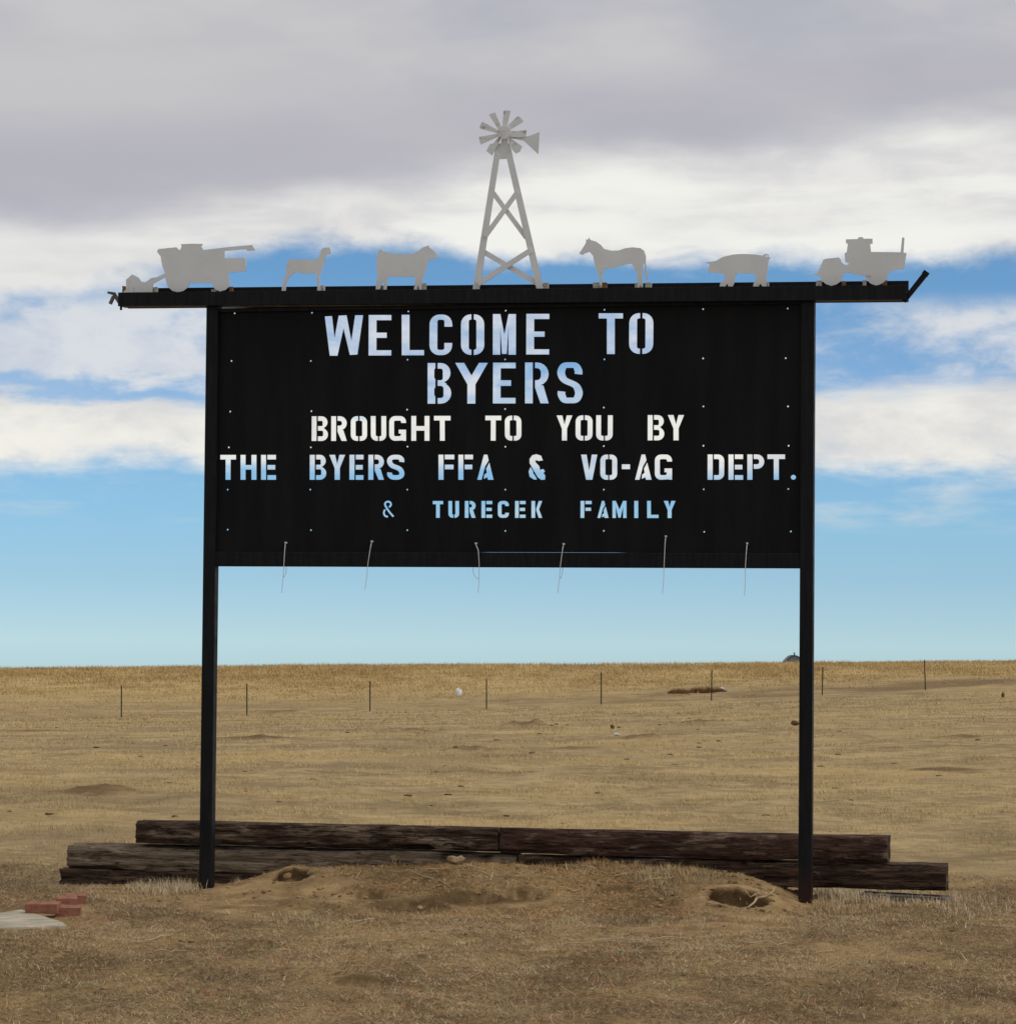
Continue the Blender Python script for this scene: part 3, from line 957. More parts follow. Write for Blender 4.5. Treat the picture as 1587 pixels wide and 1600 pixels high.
POLYS += line('THEBYERSFFAVO-AGDEPT.', [(344.3, 369), (376, 401), (408, 431.5), (484, 510), (514.5, 539.5), (546, 568), (575.5, 600), (605, 631.5), (685, 709.8), (716, 739), (745.6, 771), (907.5, 933), (937.5, 964), (971, 984), (991.7, 1017.5), (1022.6, 1049.6), (1105, 1131), (1137.6, 1160.5), (1167, 1193.5), (1198.5, 1226), (1235, 1243)], (344, 710.8, 1226, 710), (344, 749.6, 1226, 749.6), 8.0, 7.2, 1.9)
POLYS += line('TURECEKFAMILY', [(676, 692.3), (700.5, 717.3), (726, 743), (752, 769), (777.6, 795), (804.4, 821), (830, 847), (906.6, 924), (933, 950.5), (956.5, 978.5), (990.5, 996.8), (1010.6, 1028.5), (1036.5, 1055)], (676, 782.8, 1055, 782.6), (676, 809, 1055, 809.4), 6.0, 5.0, 1.5)
cr = lambda x0, y0, s, pts: [(x0 + a / s, y0 + b_ / s) for a, b_ in pts]
POLYS.append(cr(810, 640, 6.104, [(105, 470), (130, 435), (170, 425), (215, 440), (232, 485), (190, 490), (165, 480), (160, 500), (198, 540), (205, 575), (235, 566), (252, 590), (238, 605), (255, 630), (252, 668), (215, 670), (182, 645), (132, 560), (105, 510)]))
POLYS.append(cr(810, 640, 6.104, [(113, 547), (95, 590), (105, 640), (148, 668), (176, 666), (156, 628), (138, 606), (140, 590)]))
POLYS.append(stroke(cr(580, 770, 5.668, [(158, 128), (175, 106), (164, 82), (138, 80), (122, 98), (134, 130), (165, 175), (197, 211)]), 3.0, 2.8))
POLYS.append(stroke(cr(580, 770, 5.668, [(122, 148), (112, 175), (122, 203), (148, 212)]), 3.0, 2.8))

HOLES = [(366.9, 489.3), (487.6, 488.7), (638, 486.6), (790, 485.4), (944, 484), (1098, 483), (1230, 482), (362, 564), (485.8, 564), (636.7, 562), (789, 561.6), (944, 561.5), (1098, 560), (1227, 559.6),
         (360, 643), (486.7, 642.4), (636, 640), (789, 639), (943, 636.8), (1098.5, 635), (1230.5, 635), (357.8, 699), (485.8, 699), (636.7, 697.8), (789.4, 698), (943, 697), (1098.5, 696.5), (1231.5, 696.5),
         (356, 765), (485, 765), (636.4, 765), (789.4, 765), (943, 765), (1099, 764.5), (1231, 764), (356, 827.5), (486, 828.4), (636.4, 828.4), (789.4, 829.6), (943, 829.4), (1099.8, 831), (1235, 830.4)]

# ------------------------------------------------------------------ the sign
PW = 0.088
U1 = 4.115
N_PANEL = -0.035
N_CUT = -0.020
sign = empty('welcome_sign', tuple(SA), YAW)
tag(sign, 'black steel welcome sign with stencil-cut lettering and white farm silhouettes on its beam', 'sign')
for u in (0.0, U1):
    zb = -0.35
    bm_obj('post', box_bm(u, u + PW, 0.0, PW, zb, 4.03, 0.008), M['black'], sign)
# top beam: a trough of a front lip, a floor and a taller back lip, slightly out of level
BL, BR = -0.625, 4.815
zl, zr = 4.017, 3.983
DZ = zr - zl
beam = bm_obj('top_beam', box_bm(BL, BR, -0.045, -0.037, zl, zl + 0.096, 0.002, DZ), M['black'], sign)
bm_obj('beam_floor', box_bm(BL + .004, BR - .004, -0.036, 0.090, zl + 0.002, zl + 0.060, 0.002, DZ), M['black'], beam)
bm_obj('back_lip', box_bm(BL + .025, BR, 0.091, 0.099, zl - 0.002, zl + 0.140, 0.002, DZ), M['black'], beam)
bm_obj('bottom_rail', box_bm(PW - .004, U1 + .004, 0.006, PW - 0.006, 2.2195, 2.3195, 0.006), M['black'], sign)
# perforated panel with the slit above the rail
def pm(pts, off=N_PANEL):
    return [sg(x, y, off) for x, y in pts]
pb = 2.317
slit = [sg(742, 866.5, N_PANEL)[0], sg(765, 865.2, N_PANEL)[0], sg(960, 864, N_PANEL)[0], sg(985, 865.6, N_PANEL)[0]]
outer = [(0.05, 3.985), (0.05, pb), (slit[0], pb), (slit[0] + .01, pb + .0030), (slit[1], pb + .0042), (slit[2], pb + .0042), (slit[3], pb + .003), (slit[3] + .25, pb + .0012), (slit[3] + .27, pb), (4.15, pb), (4.15, 3.975)]
loops = [outer] + [pm(p) for p in POLYS]
for x, y in HOLES:
    u, z = sg(x, y, N_PANEL)
    loops.append([(u + .0058 * math.cos(k * math.pi / 4), z + .0058 * math.sin(k * math.pi / 4)) for k in range(8)])
plate('panel', loops, 0.004, N_PANEL, M['panel'], sign)['label'] = 'black steel panel with the words cut through it'
bm_obj('panel_cap', box_bm(PW + .002, U1 - .002, 0.01, 0.07, 3.972, 4.0, 0.002), M['black'], sign)

# silhouettes, traced outlines cut from plate
def cut(name, x0, y0, s, pts, label, holes=()):
    lp = [pm(cr(x0, y0, s, pts), N_CUT)] + [pm(cr(x0, y0, s, h), N_CUT) for h in holes]
    o = plate(name, lp, 0.006, N_CUT, M['white'], sign)
    if label: o['label'] = label
    return o

cut('combine_silhouette', 150, 340, 3.9675, [(168, 464), (188, 446), (188, 385), (227, 352), (266, 372), (285, 398), (310, 400), (345, 374), (378, 370), (430, 345), (412, 300), (402, 240), (380, 212), (388, 195), (500, 184), (515, 198), (522, 202), (533, 178), (527, 165), (590, 162), (665, 163), (655, 182), (668, 201), (830, 182), (970, 170), (987, 203), (940, 207), (930, 196), (798, 207), (800, 252), (928, 250), (931, 332), (815, 345), (832, 385), (828, 425), (806, 448), (770, 458), (738, 444), (718, 407), (650, 404), (584, 407), (570, 434), (545, 454), (510, 463), (475, 454), (450, 432), (437, 402), (430, 370), (380, 398), (356, 412), (352, 464)], 'white combine harvester cut-out')
cut('sheep_silhouette', 150, 340, 3.9675, [(1152, 454), (1153, 440), (1165, 372), (1181, 352), (1178, 300), (1192, 268), (1215, 258), (1290, 261), (1370, 260), (1383, 245), (1398, 200), (1412, 187), (1450, 184), (1458, 219), (1445, 228), (1425, 231), (1412, 290), (1393, 345), (1388, 372), (1388, 425), (1398, 452), (1372, 453), (1374, 425), (1366, 345), (1290, 348), (1235, 338), (1215, 355), (1187, 385), (1178, 440), (1178, 454)], 'white sheep cut-out')
cut('cow_silhouette', 550, 340, 4.959, [(184, 556), (190, 490), (198, 455), (190, 370), (195, 300), (205, 262), (220, 243), (245, 262), (320, 280), (400, 284), (470, 280), (510, 262), (545, 232), (578, 224), (590, 214), (602, 233), (640, 262), (663, 295), (655, 318), (600, 320), (585, 360), (565, 425), (545, 485), (538, 530), (545, 558), (520, 558), (512, 522), (505, 558), (480, 558), (488, 520), (488, 460), (320, 460), (278, 457), (270, 510), (270, 558), (245, 558), (245, 510), (238, 488), (230, 510), (218, 556)], 'white steer cut-out')
cut('horse_silhouette', 880, 340, 4.408, [(253, 482), (248, 455), (248, 410), (225, 350), (212, 310), (205, 265), (180, 236), (150, 245), (130, 258), (108, 248), (130, 215), (155, 175), (157, 148), (169, 154), (175, 136), (188, 155), (225, 165), (260, 190), (280, 216), (330, 228), (380, 227), (430, 210), (475, 205), (530, 210), (555, 228), (568, 265), (568, 320), (578, 370), (583, 425), (571, 430), (562, 390), (557, 310), (546, 330), (543, 400), (545, 450), (550, 480), (535, 481), (530, 462), (524, 481), (508, 481), (515, 445), (505, 390), (480, 335), (465, 315), (420, 325), (350, 345), (285, 352), (272, 385), (268, 430), (265, 482)], 'white horse cut-out')
cut('pig_silhouette', 880, 340, 4.408, [(1075, 474), (1080, 450), (1105, 440), (1108, 390), (1070, 382), (1000, 378), (990, 360), (1003, 340), (1005, 322), (978, 308), (1020, 303), (1050, 298), (1100, 270), (1170, 254), (1240, 250), (1320, 254), (1370, 262), (1383, 253), (1400, 249), (1413, 258), (1412, 270), (1428, 276), (1415, 290), (1410, 310), (1402, 380), (1398, 430), (1398, 474), (1370, 474), (1355, 455), (1345, 474), (1305, 474), (1310, 450), (1325, 430), (1315, 385), (1250, 385), (1195, 382), (1180, 420), (1175, 455), (1165, 474), (1135, 474), (1128, 455), (1115, 474)], 'white pig cut-out', [[(1390, 264), (1396, 258), (1404, 261), (1404, 269), (1397, 272)]])
cut('tractor_silhouette', 1240, 340, 6.6125, [(195, 583), (240, 575), (262, 530), (290, 470), (300, 438), (330, 425), (460, 412), (480, 430), (490, 460), (530, 492), (575, 478), (530, 460), (520, 370), (545, 355), (555, 270), (537, 265), (535, 225), (655, 222), (665, 206), (690, 200), (712, 206), (718, 218), (810, 218), (810, 270), (785, 272), (795, 355), (1100, 358), (1115, 210), (1127, 203), (1140, 212), (1130, 362), (1162, 366), (1135, 530), (990, 552), (975, 590), (955, 640), (915, 678), (850, 704), (790, 682), (745, 635), (730, 598), (690, 597), (640, 590), (580, 570), (510, 575), (500, 620), (480, 660), (440, 690), (385, 705), (330, 688), (285, 650), (258, 605)], 'white tractor cut-out')
# windmill: tower plate, wheel blades and tail vane
WX = (720, 160, 5.331)
def bar(x0, y0, x1, y1, w):
    l = math.hypot(x1 - x0, y1 - y0); nx, ny = -(y1 - y0) / l * w / 2, (x1 - x0) / l * w / 2
    return [(x0 + nx, y0 + ny), (x1 + nx, y1 + ny), (x1 - nx, y1 - ny), (x0 - nx, y0 - ny)]
mill = cut('windmill_silhouette', *WX, [(276, 390), (284, 350), (335, 340), (345, 290), (385, 290), (392, 340), (402, 345), (420, 395), (386, 468), (350, 472), (312, 472), (296, 450)], 'white windmill cut-out with a rust-tipped wheel')
def mcut(name, pts, off):
    o = plate(name, [pm(cr(*WX, pts), N_CUT + off)], 0.006, N_CUT + off, M['white'], mill)
    return o
mcut('tower_leg', [(98, 1556), (156, 1556), (322, 465), (285, 385)], 0.0065)
mcut('tower_leg', [(630, 1556), (689, 1556), (415, 380), (380, 460)], 0.0065)
mcut('brace', bar(262, 745, 545, 1128, 40), 0.0)
mcut('brace', bar(472, 745, 200, 1118, 40), 0.013)
mcut('brace', bar(172, 1235, 660, 1522, 44), 0.0)
mcut('brace', bar(582, 1232, 138, 1514, 44), 0.013)
for q in ([(345, 215), (378, 215), (416, 72), (386, 66), (356, 68)], [(308, 222), (335, 205), (287, 84), (260, 90), (234, 103)], [(318, 238), (325, 262), (155, 217), (162, 186), (180, 160)],
          [(322, 258), (330, 276), (165, 350), (155, 322), (150, 288)], [(212, 405), (258, 442), (290, 385), (340, 292), (318, 284), (268, 345), (244, 345)], [(380, 205), (408, 228), (522, 160), (502, 132), (474, 113)],
          [(398, 238), (398, 288), (500, 292), (540, 286), (546, 232), (480, 238)], [(385, 280), (420, 300), (512, 368), (492, 408), (458, 426), (428, 396), (398, 340)]):
    mcut('blade', q, 0.013)
mcut('hub', arc(360, 250, 55, 55, 0, 345, 23), 0.0195)
mcut('tail_vane', [(400, 262), (520, 282), (555, 284), (656, 247), (650, 340), (643, 431), (520, 318), (400, 296)], 0.0)
# small weld tabs and rust beside the feet
for x, y, w_, mt in ((243, 452, 8, 'weld'), (335, 455, 7, 'weld'), (362, 451, 5, 'rust'), (196, 450, 7, 'rust'), (505, 449, 5, 'weld'), (663, 446, 6, 'weld'), (593, 449, 10, 'rust'), (652, 449, 8, 'rust'), (745, 448, 7, 'rust'), (853, 445, 7, 'weld'), (840, 447, 7, 'rust'),
                     (932, 445, 10, 'weld'), (945, 445, 7, 'rust'), (996, 445, 7, 'weld'), (1013, 445, 9, 'weld'), (1140, 445, 8, 'rust'), (1188, 445, 8, 'rust'), (1198, 444, 5, 'weld'), (1279, 442, 8, 'weld'), (1350, 441, 5, 'weld'), (1318, 443, 6, 'rust'), (1382, 441, 6, 'rust')):
    u, z = sg(x, y, N_CUT - .03)
    hw = w_ / 2 * 0.0044
    bm = box_bm(u - hw, u + hw, 0.030, 0.060, z - .05, z + .012, 0.003)
    for v in bm.verts:
        v.co += Vector((random.uniform(-.003, .003), random.uniform(-.003, .003), random.uniform(-.004, .004)))
    bm_obj('weld_tab', bm, M[mt], sign)
# end brackets
def loc(x, y, off):
    u, z = sg(x, y, off)
    return (u, -off, z)
def flat_bar(name, p, q, w, t, mat, parent, flare=1.0):
    p, q = Vector(p), Vector(q)
    d = (q - p).normalized()
    s_ = d.cross(Vector((0, 1, 0))).normalized() * w / 2
    y_ = Vector((0, t / 2, 0))
    V = [p + s_ + y_, p - s_ + y_, p - s_ - y_, p + s_ - y_, q + s_ * flare + y_, q - s_ * flare + y_, q - s_ * flare - y_, q + s_ * flare - y_]
    return mesh(name, V, [(0, 3, 2, 1), (4, 5, 6, 7), (0, 1, 5, 4), (1, 2, 6, 5), (2, 3, 7, 6), (3, 0, 4, 7)], mat, parent)
br = flat_bar('end_arm', loc(1411, 471, 0), loc(1446.5, 426.5, 0), 0.031, 0.03, M['black'], sign, 1.15)
flat_bar('end_cap', loc(1443.5, 430, 0.001), loc(1447.5, 424.5, 0.001), 0.040, 0.034, M['black'], br)
bk = flat_bar('broken_bracket', loc(191, 478, 0), loc(179, 460, 0), 0.026, 0.02, M['board'], sign, 0.9)
flat_bar('bracket_arm', loc(180.5, 459.5, 0), loc(169, 457, 0), 0.022, 0.021, M['board'], bk, 0.7)
flat_bar('bracket_arm', loc(178, 463, 0.004), loc(172.5, 475, 0.004), 0.022, 0.018, M['board'], bk, 1.0)
flat_bar('bracket_pin', loc(189.5, 477, 0.002), loc(189.5, 484.5, 0.002), 0.013, 0.013, M['black'], bk)

# cable ties hanging from holes above the rail: they rest on the sign, so each is a thing
TIES = [((446, 848), (443.5, 885), (440, 927), 'below the first word THE', [(447.5, 884), (447, 895), (444, 902), (442.5, 898)]),
        ((580.5, 846), (575, 880), (570, 922), 'just left of the small ampersand', None),
        ((743, 849), (748.5, 882), (747, 926), 'bent near its head', [(739, 885), (739.5, 897), (744, 903), (748, 904)]),
        ((880, 850), (875, 886), (871, 927), 'below the gap between TURECEK and FAMILY', [(879, 884), (878.5, 894), (876, 904), (874, 902)]),
        ((1039.5, 838), (1037, 885), (1034.5, 928), 'below the last letter of FAMILY', None),
        ((1166.5, 849), (1164, 885), (1162.5, 931), 'below the word DEPT', None)]
for a, m_, b_, where, lp in TIES:
    A0 = sg(a[0], a[1], 0.0)
    root = empty('cable_tie', tuple(SA + sE * A0[0] + np.array([0, 0, A0[1]])), YAW)
    tag(root, 'thin white cable tie hanging over the bottom rail, ' + where, 'cable tie', 'cable ties hanging over the bottom rail')
    def L(x, y, off):
        u, z = sg(x, y, off)
        return (u - A0[0], -off, z - A0[1])
    p0, p1, p2 = L(*a, -0.03), L(*m_, 0.008), L(*b_, 0.012)
    pa = L(a[0] + (m_[0] - a[0]) * (.75 if a[0] == 743 else .35), a[1] + 11, 0.010)
    tube('strap', [p0, L(a[0], a[1] + 1, -.004), pa, p1, L((m_[0] + b_[0]) / 2 + .6, (m_[1] + b_[1]) / 2, .012), p2], [.0026, .0028, .0028, .0026, .0022, .0012], M['tiep'], root, 6)
    hx, hy = L(a[0], a[1], 0.0)[0], 0
    bm_obj('head', box_bm(hx - .0045, hx + .0045, -0.006, 0.0345, -0.006, 0.006, 0.0015), M['tiep'], root)
    if lp:
        tube('loop', [L(*lp[0], -.10), L(*lp[1], -.04), L(*lp[2], 0.0), L(*lp[3], 0.012)], [.0016, .0018, .0018, .0016], M['tiep'], root, 5)


# ------------------------------------------------------------------ railway ties behind the sign
def tie_mesh(L, D, Ht, seed, notch=None):
    """box with worn arrises, checks and wavy faces; x along, origin front bottom left"""
    r = 0.006
    prof = []
    nb, ns = 9, 8
    def side(p, q, n):
        return [(p[0] + (q[0] - p[0]) * k / n, p[1] + (q[1] - p[1]) * k / n) for k in range(n)]
    c = [(r, 0), (D - r, 0), (D, r), (D, Ht - r), (D - r, Ht), (r, Ht), (0, Ht - r), (0, r)]
    for i in range(8):
        prof += side(c[i], c[(i + 1) % 8], ns if i % 2 == 0 else 1)
    prof = np.array(prof)
    n = len(prof)
    nx = int(L / 0.02)
    xs = np.linspace(0, L, nx)
    X = np.repeat(xs[:, None], n, 1)
    Yp = np.repeat(prof[None, :, 0], nx, 0).copy(); Zp = np.repeat(prof[None, :, 1], nx, 0).copy()
    cy, cz = D / 2, Ht / 2
    # radial wear
    ang = np.arctan2(Zp - cz, Yp - cy)
    f = fbm(X * 2.0, ang * 1.5 + 5, seed, 4) - 0.5
    f2 = fbm(X * 0.9, ang * 9 + 5, seed + 3, 4)
    k = 0.018 * f - 0.020 * sstep(f2, 0.56, 0.64)
    f3 = fbm(X * 1.7 + 3, ang * 22, seed + 12, 3)
    k = k - 0.014 * sstep(f3, 0.62, 0.70)
    edge = np.minimum(np.abs(Yp - 0) + np.abs(Zp - 0), np.abs(Yp) + np.abs(Zp - Ht))
    k = k - 0.020 * np.exp(-edge / 0.03) * sstep(fbm(X * 3, edge * 2, seed + 9), 0.42, 0.72)
    if notch:
        for x0, x1, zt in notch:
            k = k - 0.05 * sstep(X, x0 - .03, x0 + .03) * sstep(X, x1 + .03, x1 - .03) * np.exp(-((Zp - zt) / 0.03) ** 2) * (Yp < D * .5)
    rr = np.hypot(Yp - cy, Zp - cz) + 1e-6
    Yp = Yp + (Yp - cy) / rr * k; Zp = Zp + (Zp - cz) / rr * k
    endw = 0.012 * (fbm(Yp * 20, Zp * 20, seed + 6, 3) - 0.5)
    X[0] += endw[0]; X[-1] += endw[-1]
    V = np.stack([X, Yp, Zp], -1).reshape(-1, 3)
    F = []
    for i in range(nx - 1):
        for j in range(n):
            F.append((i * n + j, (i + 1) * n + j, (i + 1) * n + (j + 1) % n, i * n + (j + 1) % n))
    V = np.concatenate([V, [[0.004, cy, cz], [L - 0.004, cy, cz]]])
    a, b2 = nx * n, nx * n + 1
    for j in range(n):
        F.append((a, j, (j + 1) % n)); F.append((b2, (nx - 1) * n + (j + 1) % n, (nx - 1) * n + j))
    return V, F


def place_tie(pl, pr, off, Ht, D, label, weather, seed, notch=None):
    u0, z0 = sg(*pl, off); u1, z1 = sg(*pr, off)
    P = SA + sE * u0 + sN * off; Q = SA + sE * u1 + sN * off
    P[2] = z0; Q[2] = z1
    ax = Vector(Q - P); L = ax.length; ax.normalize()
    back = Vector(-sN)
    back = (back - ax * back.dot(ax)).normalized()
    upv = ax.cross(back)
    V, F = tie_mesh(L, D, Ht, seed, notch)
    me = bpy.data.meshes.new('railroad_tie')
    me.from_pydata([tuple(v) for v in V], [], F)
    me.update()
    o = link('railroad_tie', me, M['tie'], None, True)
    for p_ in me.polygons:
        if len(p_.vertices) == 3: p_.use_smooth = False
    o.matrix_world = Matrix(((ax[0], back[0], upv[0], P[0]), (ax[1], back[1], upv[1], P[1]), (ax[2], back[2], upv[2], P[2]), (0, 0, 0, 1)))
    o.color = (*weather, 0, 1)
    tag(o, label, 'railroad tie', 'old railroad ties stacked behind the sign')
    return o


TN = -0.50
place_tie((93, 1390), (690, 1404.5), TN, 0.150, 0.21, 'lowest dark railroad tie, bottom course at the end beside the bricks', (0.25, 0.0), 3)
place_tie((104, 1357.5), (806, 1374.5), TN - .01, 0.178, 0.21, 'grey weathered railroad tie with knots, middle course on the bricks side', (0.86, 0.0), 8)
place_tie((809, 1377.5), (1477, 1393.5), TN - .02, 0.180, 0.21, 'dark checked railroad tie lying lowest behind the post with the dirt hole', (0.60, 0.15), 14)
place_tie((211, 1318.5), (777.5, 1331.5), TN + .015, 0.161, 0.20, 'dark brown railroad tie, top course, with a rotted notch underneath', (0.63, 0.1), 21, [(1.85, 2.15, 0.0)])
place_tie((780, 1333.5), (1386, 1348), TN + .01, 0.172, 0.20, 'reddish brown railroad tie, top course, with a pale swirl of bare wood', (0.57, 0.65), 27)
# grey board under the end of the lower right tie
u0, z0 = sg(1345, 1396, TN + .05); u1, z1 = sg(1482, 1404, TN + .05)
P = SA + sE * u0 + sN * (TN + .05); Q = SA + sE * u1 + sN * (TN + .05)
bd = empty('flat_board', (P[0], P[1], z0), math.atan2(Q[1] - P[1], Q[0] - P[0]))
bd_len = float(np.hypot(*(Q - P)[:2]))
bm = box_bm(0, bd_len, 0, 0.22, -0.03, 0.0, 0.004, z1 - z0)
bmesh.ops.subdivide_edges(bm, edges=bm.edges[:], cuts=3, use_grid_fill=True)
for v in bm.verts: v.co += Vector((random.uniform(-.004, .004), random.uniform(-.004, .004), random.uniform(-.003, .003)))
COL.objects.unlink(bd); bpy.data.objects.remove(bd)
bd = bm_obj('flat_board', bm, M['board'])
bd.location = (P[0], P[1], z0); bd.rotation_euler = (0, 0, math.atan2(Q[1] - P[1], Q[0] - P[0]))
tag(bd, 'flat grey board lying under the end of the checked railroad tie', 'board')


# ------------------------------------------------------------------ slab and bricks
def slab():
    zs = Hs(*on_z(20, 1436, 0.0)[:2]) + 0.035
    pts = [on_z(-140, 1455, zs), on_z(106, 1446.5, zs), on_z(98, 1440.5, zs), on_z(33, 1420.5, zs), on_z(-30, 1432, zs), on_z(-140, 1440, zs)]
    bm = bmesh.new()
    n = len(pts)
    top = [bm.verts.new((p[0], p[1], zs)) for p in pts]
    bot = [bm.verts.new((p[0], p[1], zs - 0.10)) for p in pts]
    bm.faces.new(top); bm.faces.new(bot[::-1])
    for i in range(n): bm.faces.new((top[i], bot[i], bot[(i + 1) % n], top[(i + 1) % n]))
    bmesh.ops.bevel(bm, geom=[e for e in bm.edges], offset=0.006, segments=2, affect='EDGES')
    o = bm_obj('concrete_slab', bm, M['concrete'])
    tag(o, 'pale concrete slab half buried in dirt beside the red bricks', 'slab')
    return zs


ZS = slab()


def brick(px, py, rz, z, label, l=0.20, w=0.094, h=0.060, seed=0):
    """px,py: front bottom left corner"""
    p = on_z(px, py, z)
    bm = box_bm(0, l, 0, w, 0, h, 0.0)
    bmesh.ops.subdivide_edges(bm, edges=bm.edges[:], cuts=4, use_grid_fill=True)
    rnd = random.Random(seed)
    for v in bm.verts:
        ex = sum((abs(v.co[i]) < 1e-4 or abs(v.co[i] - (l, w, h)[i]) < 1e-4) for i in range(3))
        k = 0.0004 if ex == 1 else 0.0016 if ex == 2 else 0.003
        d = Vector((l / 2, w / 2, h / 2)) - v.co
        v.co += d.normalized() * rnd.uniform(0, k * 1.6) + Vector([rnd.uniform(-k, k) * .3 for _ in range(3)])
    o = bm_obj('brick', bm, M['brick'])
    o.location = (p[0], p[1], z); o.rotation_euler = (0.12 + rnd.uniform(-.02, .02), rnd.uniform(-.03, .03), rz)
    tag(o, label, 'brick', 'loose red bricks by the slab')


brick(39.5, 1428, math.radians(-9), ZS - 0.004, 'red brick lying lengthwise on the slab edge, a second brick against its end', 0.205, seed=1)
brick(86, 1434.5, math.radians(3), ZS - 0.028, 'red brick at the corner of the slab, butted against the brick lying lengthwise', 0.155, 0.10, 0.066, seed=2)
brick(88.5, 1420, math.radians(10), ZS - 0.032, 'red brick standing behind the front pair, against another brick', 0.135, 0.11, 0.064, seed=3)
brick(104, 1415, math.radians(12), ZS - 0.040, 'red brick at the back of the little pile, furthest from the slab', 0.13, 0.10, 0.062, seed=4)


# ------------------------------------------------------------------ wire fence
fence = empty('wire_fence', (0, 0, 0))
tag(fence, 'wire fence on thin dark steel posts crossing the prairie', 'fence')
posts = []
for px, py, pt in [(-20, 1127, 1077)] + FENCE_PX + [(1612, 1070, 1025)]:
    d = ray(px, py); p = CAM + d * (fence_depth(px) / d[1])
    zt = (CAM + ray(px, pt) * (p[1] / ray(px, pt)[1]))[2]
    zg = Hs(p[0], p[1])
    posts.append((p[0], p[1], zg, min(max(zt - zg, 1.1), 1.35)))
for k, (x, y, z, hh) in enumerate(posts):
    bm = bmesh.new()
    box_bm(-0.024, 0.024, -0.004, 0.004, -0.3, hh, bm=bm)
    box_bm(-0.004, 0.004, 0.004, 0.034, -0.3, hh - .002, bm=bm)
    for j in range(12):
        zz = 0.15 + j * (hh - 0.2) / 12
        box_bm(-0.008, 0.008, -0.012, -0.0035, zz, zz + 0.02, bm=bm)
    o = bm_obj('fence_post', bm, M['tpost'], fence)
    o.location = (x, y, z)
    o.rotation_euler = (random.uniform(-.015, .015), random.uniform(-.02, .02) if k != 8 else -0.035, random.uniform(-.2, .2))
for fz in (0.30, 0.56, 0.82, 1.06):
    pts = []
    for (x0, y0, z0, h0), (x1, y1, z1, h1) in zip(posts[:-1], posts[1:]):
        for t in (0, .25, .5, .75):
            sag = -0.03 * 4 * t * (1 - t)
            pts.append((x0 + (x1 - x0) * t, y0 + (y1 - y0) * t - .012, z0 + (z1 - z0) * t + fz + sag))
    x1, y1, z1, h1 = posts[-1]
    pts.append((x1, y1 - .012, z1 + fz))
    tube('wire', pts, 0.0022, M['wire'], fence, 4)


# ------------------------------------------------------------------ far shed with arched roof
def shed():
    D = 560.0
    d = ray(1241, 1023.5); p = CAM + d * (D / d[1])
    zg = Hs(p[0], p[1])
    root = empty('arched_shed', (p[0], p[1], zg), math.radians(-3))
    tag(root, 'distant grey shed with an arched dark roof and a roof vent, behind the grass crest', 'shed')
    Ht = p[2] - zg
    hw = 4.2
    prof = [(0, Ht), (0.7, Ht - .07), (1.35, Ht - .28), (2.0, Ht - .66), (2.7, Ht - 1.14), (3.4, Ht - 1.75), (3.9, Ht - 2.3), (hw, Ht - 2.9)]
    prof = [(a * .6, b_) for a, b_ in prof]
    hw *= .6
    prof = [(-a, b_) for a, b_ in prof[:0:-1]] + prof
    Lg = 14.0
    # gable walls + side walls
    V, F = [], []
    g = [(-hw + .1, 0)] + [(a * .97, b_ - .16) for a, b_ in prof] + [(hw - .1, 0)]
    for y in (0.25, Lg - .25):
        V += [(a, y, b_) for a, b_ in g]
    n = len(g)
    F.append(tuple(range(n))); F.append(tuple(range(2 * n - 1, n - 1, -1)))
    F += [(0, n, n + 1, 1), (n - 2, 2 * n - 2, 2 * n - 1, n - 1)]
    wall = mesh('wall', V, F, M['shed_wall'], root)
    V, F = [], []
    for y in (0, Lg):
        V += [(a, y, b_) for a, b_ in prof] + [(a * .965, y, b_ - .15) for a, b_ in prof]
    k = len(prof)
    for i in range(k - 1):
        F += [(i, i + 1, 2 * k + i + 1, 2 * k + i), (k + i + 1, k + i, 3 * k + i, 3 * k + i + 1), (i + 1, i, k + i, k + i + 1), (2 * k + i, 2 * k + i + 1, 3 * k + i + 1, 3 * k + i)]
    F += [(0, 2 * k, 3 * k, k), (k - 1, 2 * k - 1, 4 * k - 1, 3 * k - 1)]
    roof = mesh('roof', V, F, M['shed_roof'], root)
    V, F = tube(None, [(0, 1.5, Ht - .15), (0, 1.5, Ht + .32), (0, 1.5, Ht + .33), (0, 1.5, Ht + .46)], [.14, .14, .2, .13], None, sides=10)
    mesh('roof_vent', V, F, M['shed_wall'], roof)
    bm_obj('door', box_bm(-1.2, 1.2, 0.19, 0.25, 0.02, min(3.0, Ht - 1.6)), M['shed_roof'], root)


shed()


# ------------------------------------------------------------------ litter
def crumple(name, px, py, w, h, label, cat, mat, seed, lift=0.0, hf=H, lobes=False):
    c = hit(px, py, hf)
    bm = bmesh.new()
    bmesh.ops.create_icosphere(bm, subdivisions=3, radius=0.5)
    rnd = np.random.default_rng(seed)
    for v in bm.verts:
        k = 0.55 + 0.9 * float(fbm(np.array([v.co.x * 2.3 + v.co.z * 1.7 + seed]), np.array([v.co.y * 2.3 - v.co.z]), seed, 4)[0])
        if mat is M['bag']: k = 0.35 + 1.3 * float(fbm(np.array([v.co.x * 5 + v.co.z * 4 + seed]), np.array([v.co.y * 5 - v.co.z * 3]), seed, 4)[0])
        if lobes: k *= 0.55 + 1.0 * abs(v.co.x)
        v.co = Vector((v.co.x * w * k, v.co.y * w * .7 * k, (v.co.z + .40) * h * k))
    o = bm_obj(name, bm, mat)
    z = Hs(c[0], c[1])
    o.location = (c[0], c[1], z + lift)
    o.rotation_euler = (0, 0, seed * 1.3)
    tag(o, label, cat)
    return o


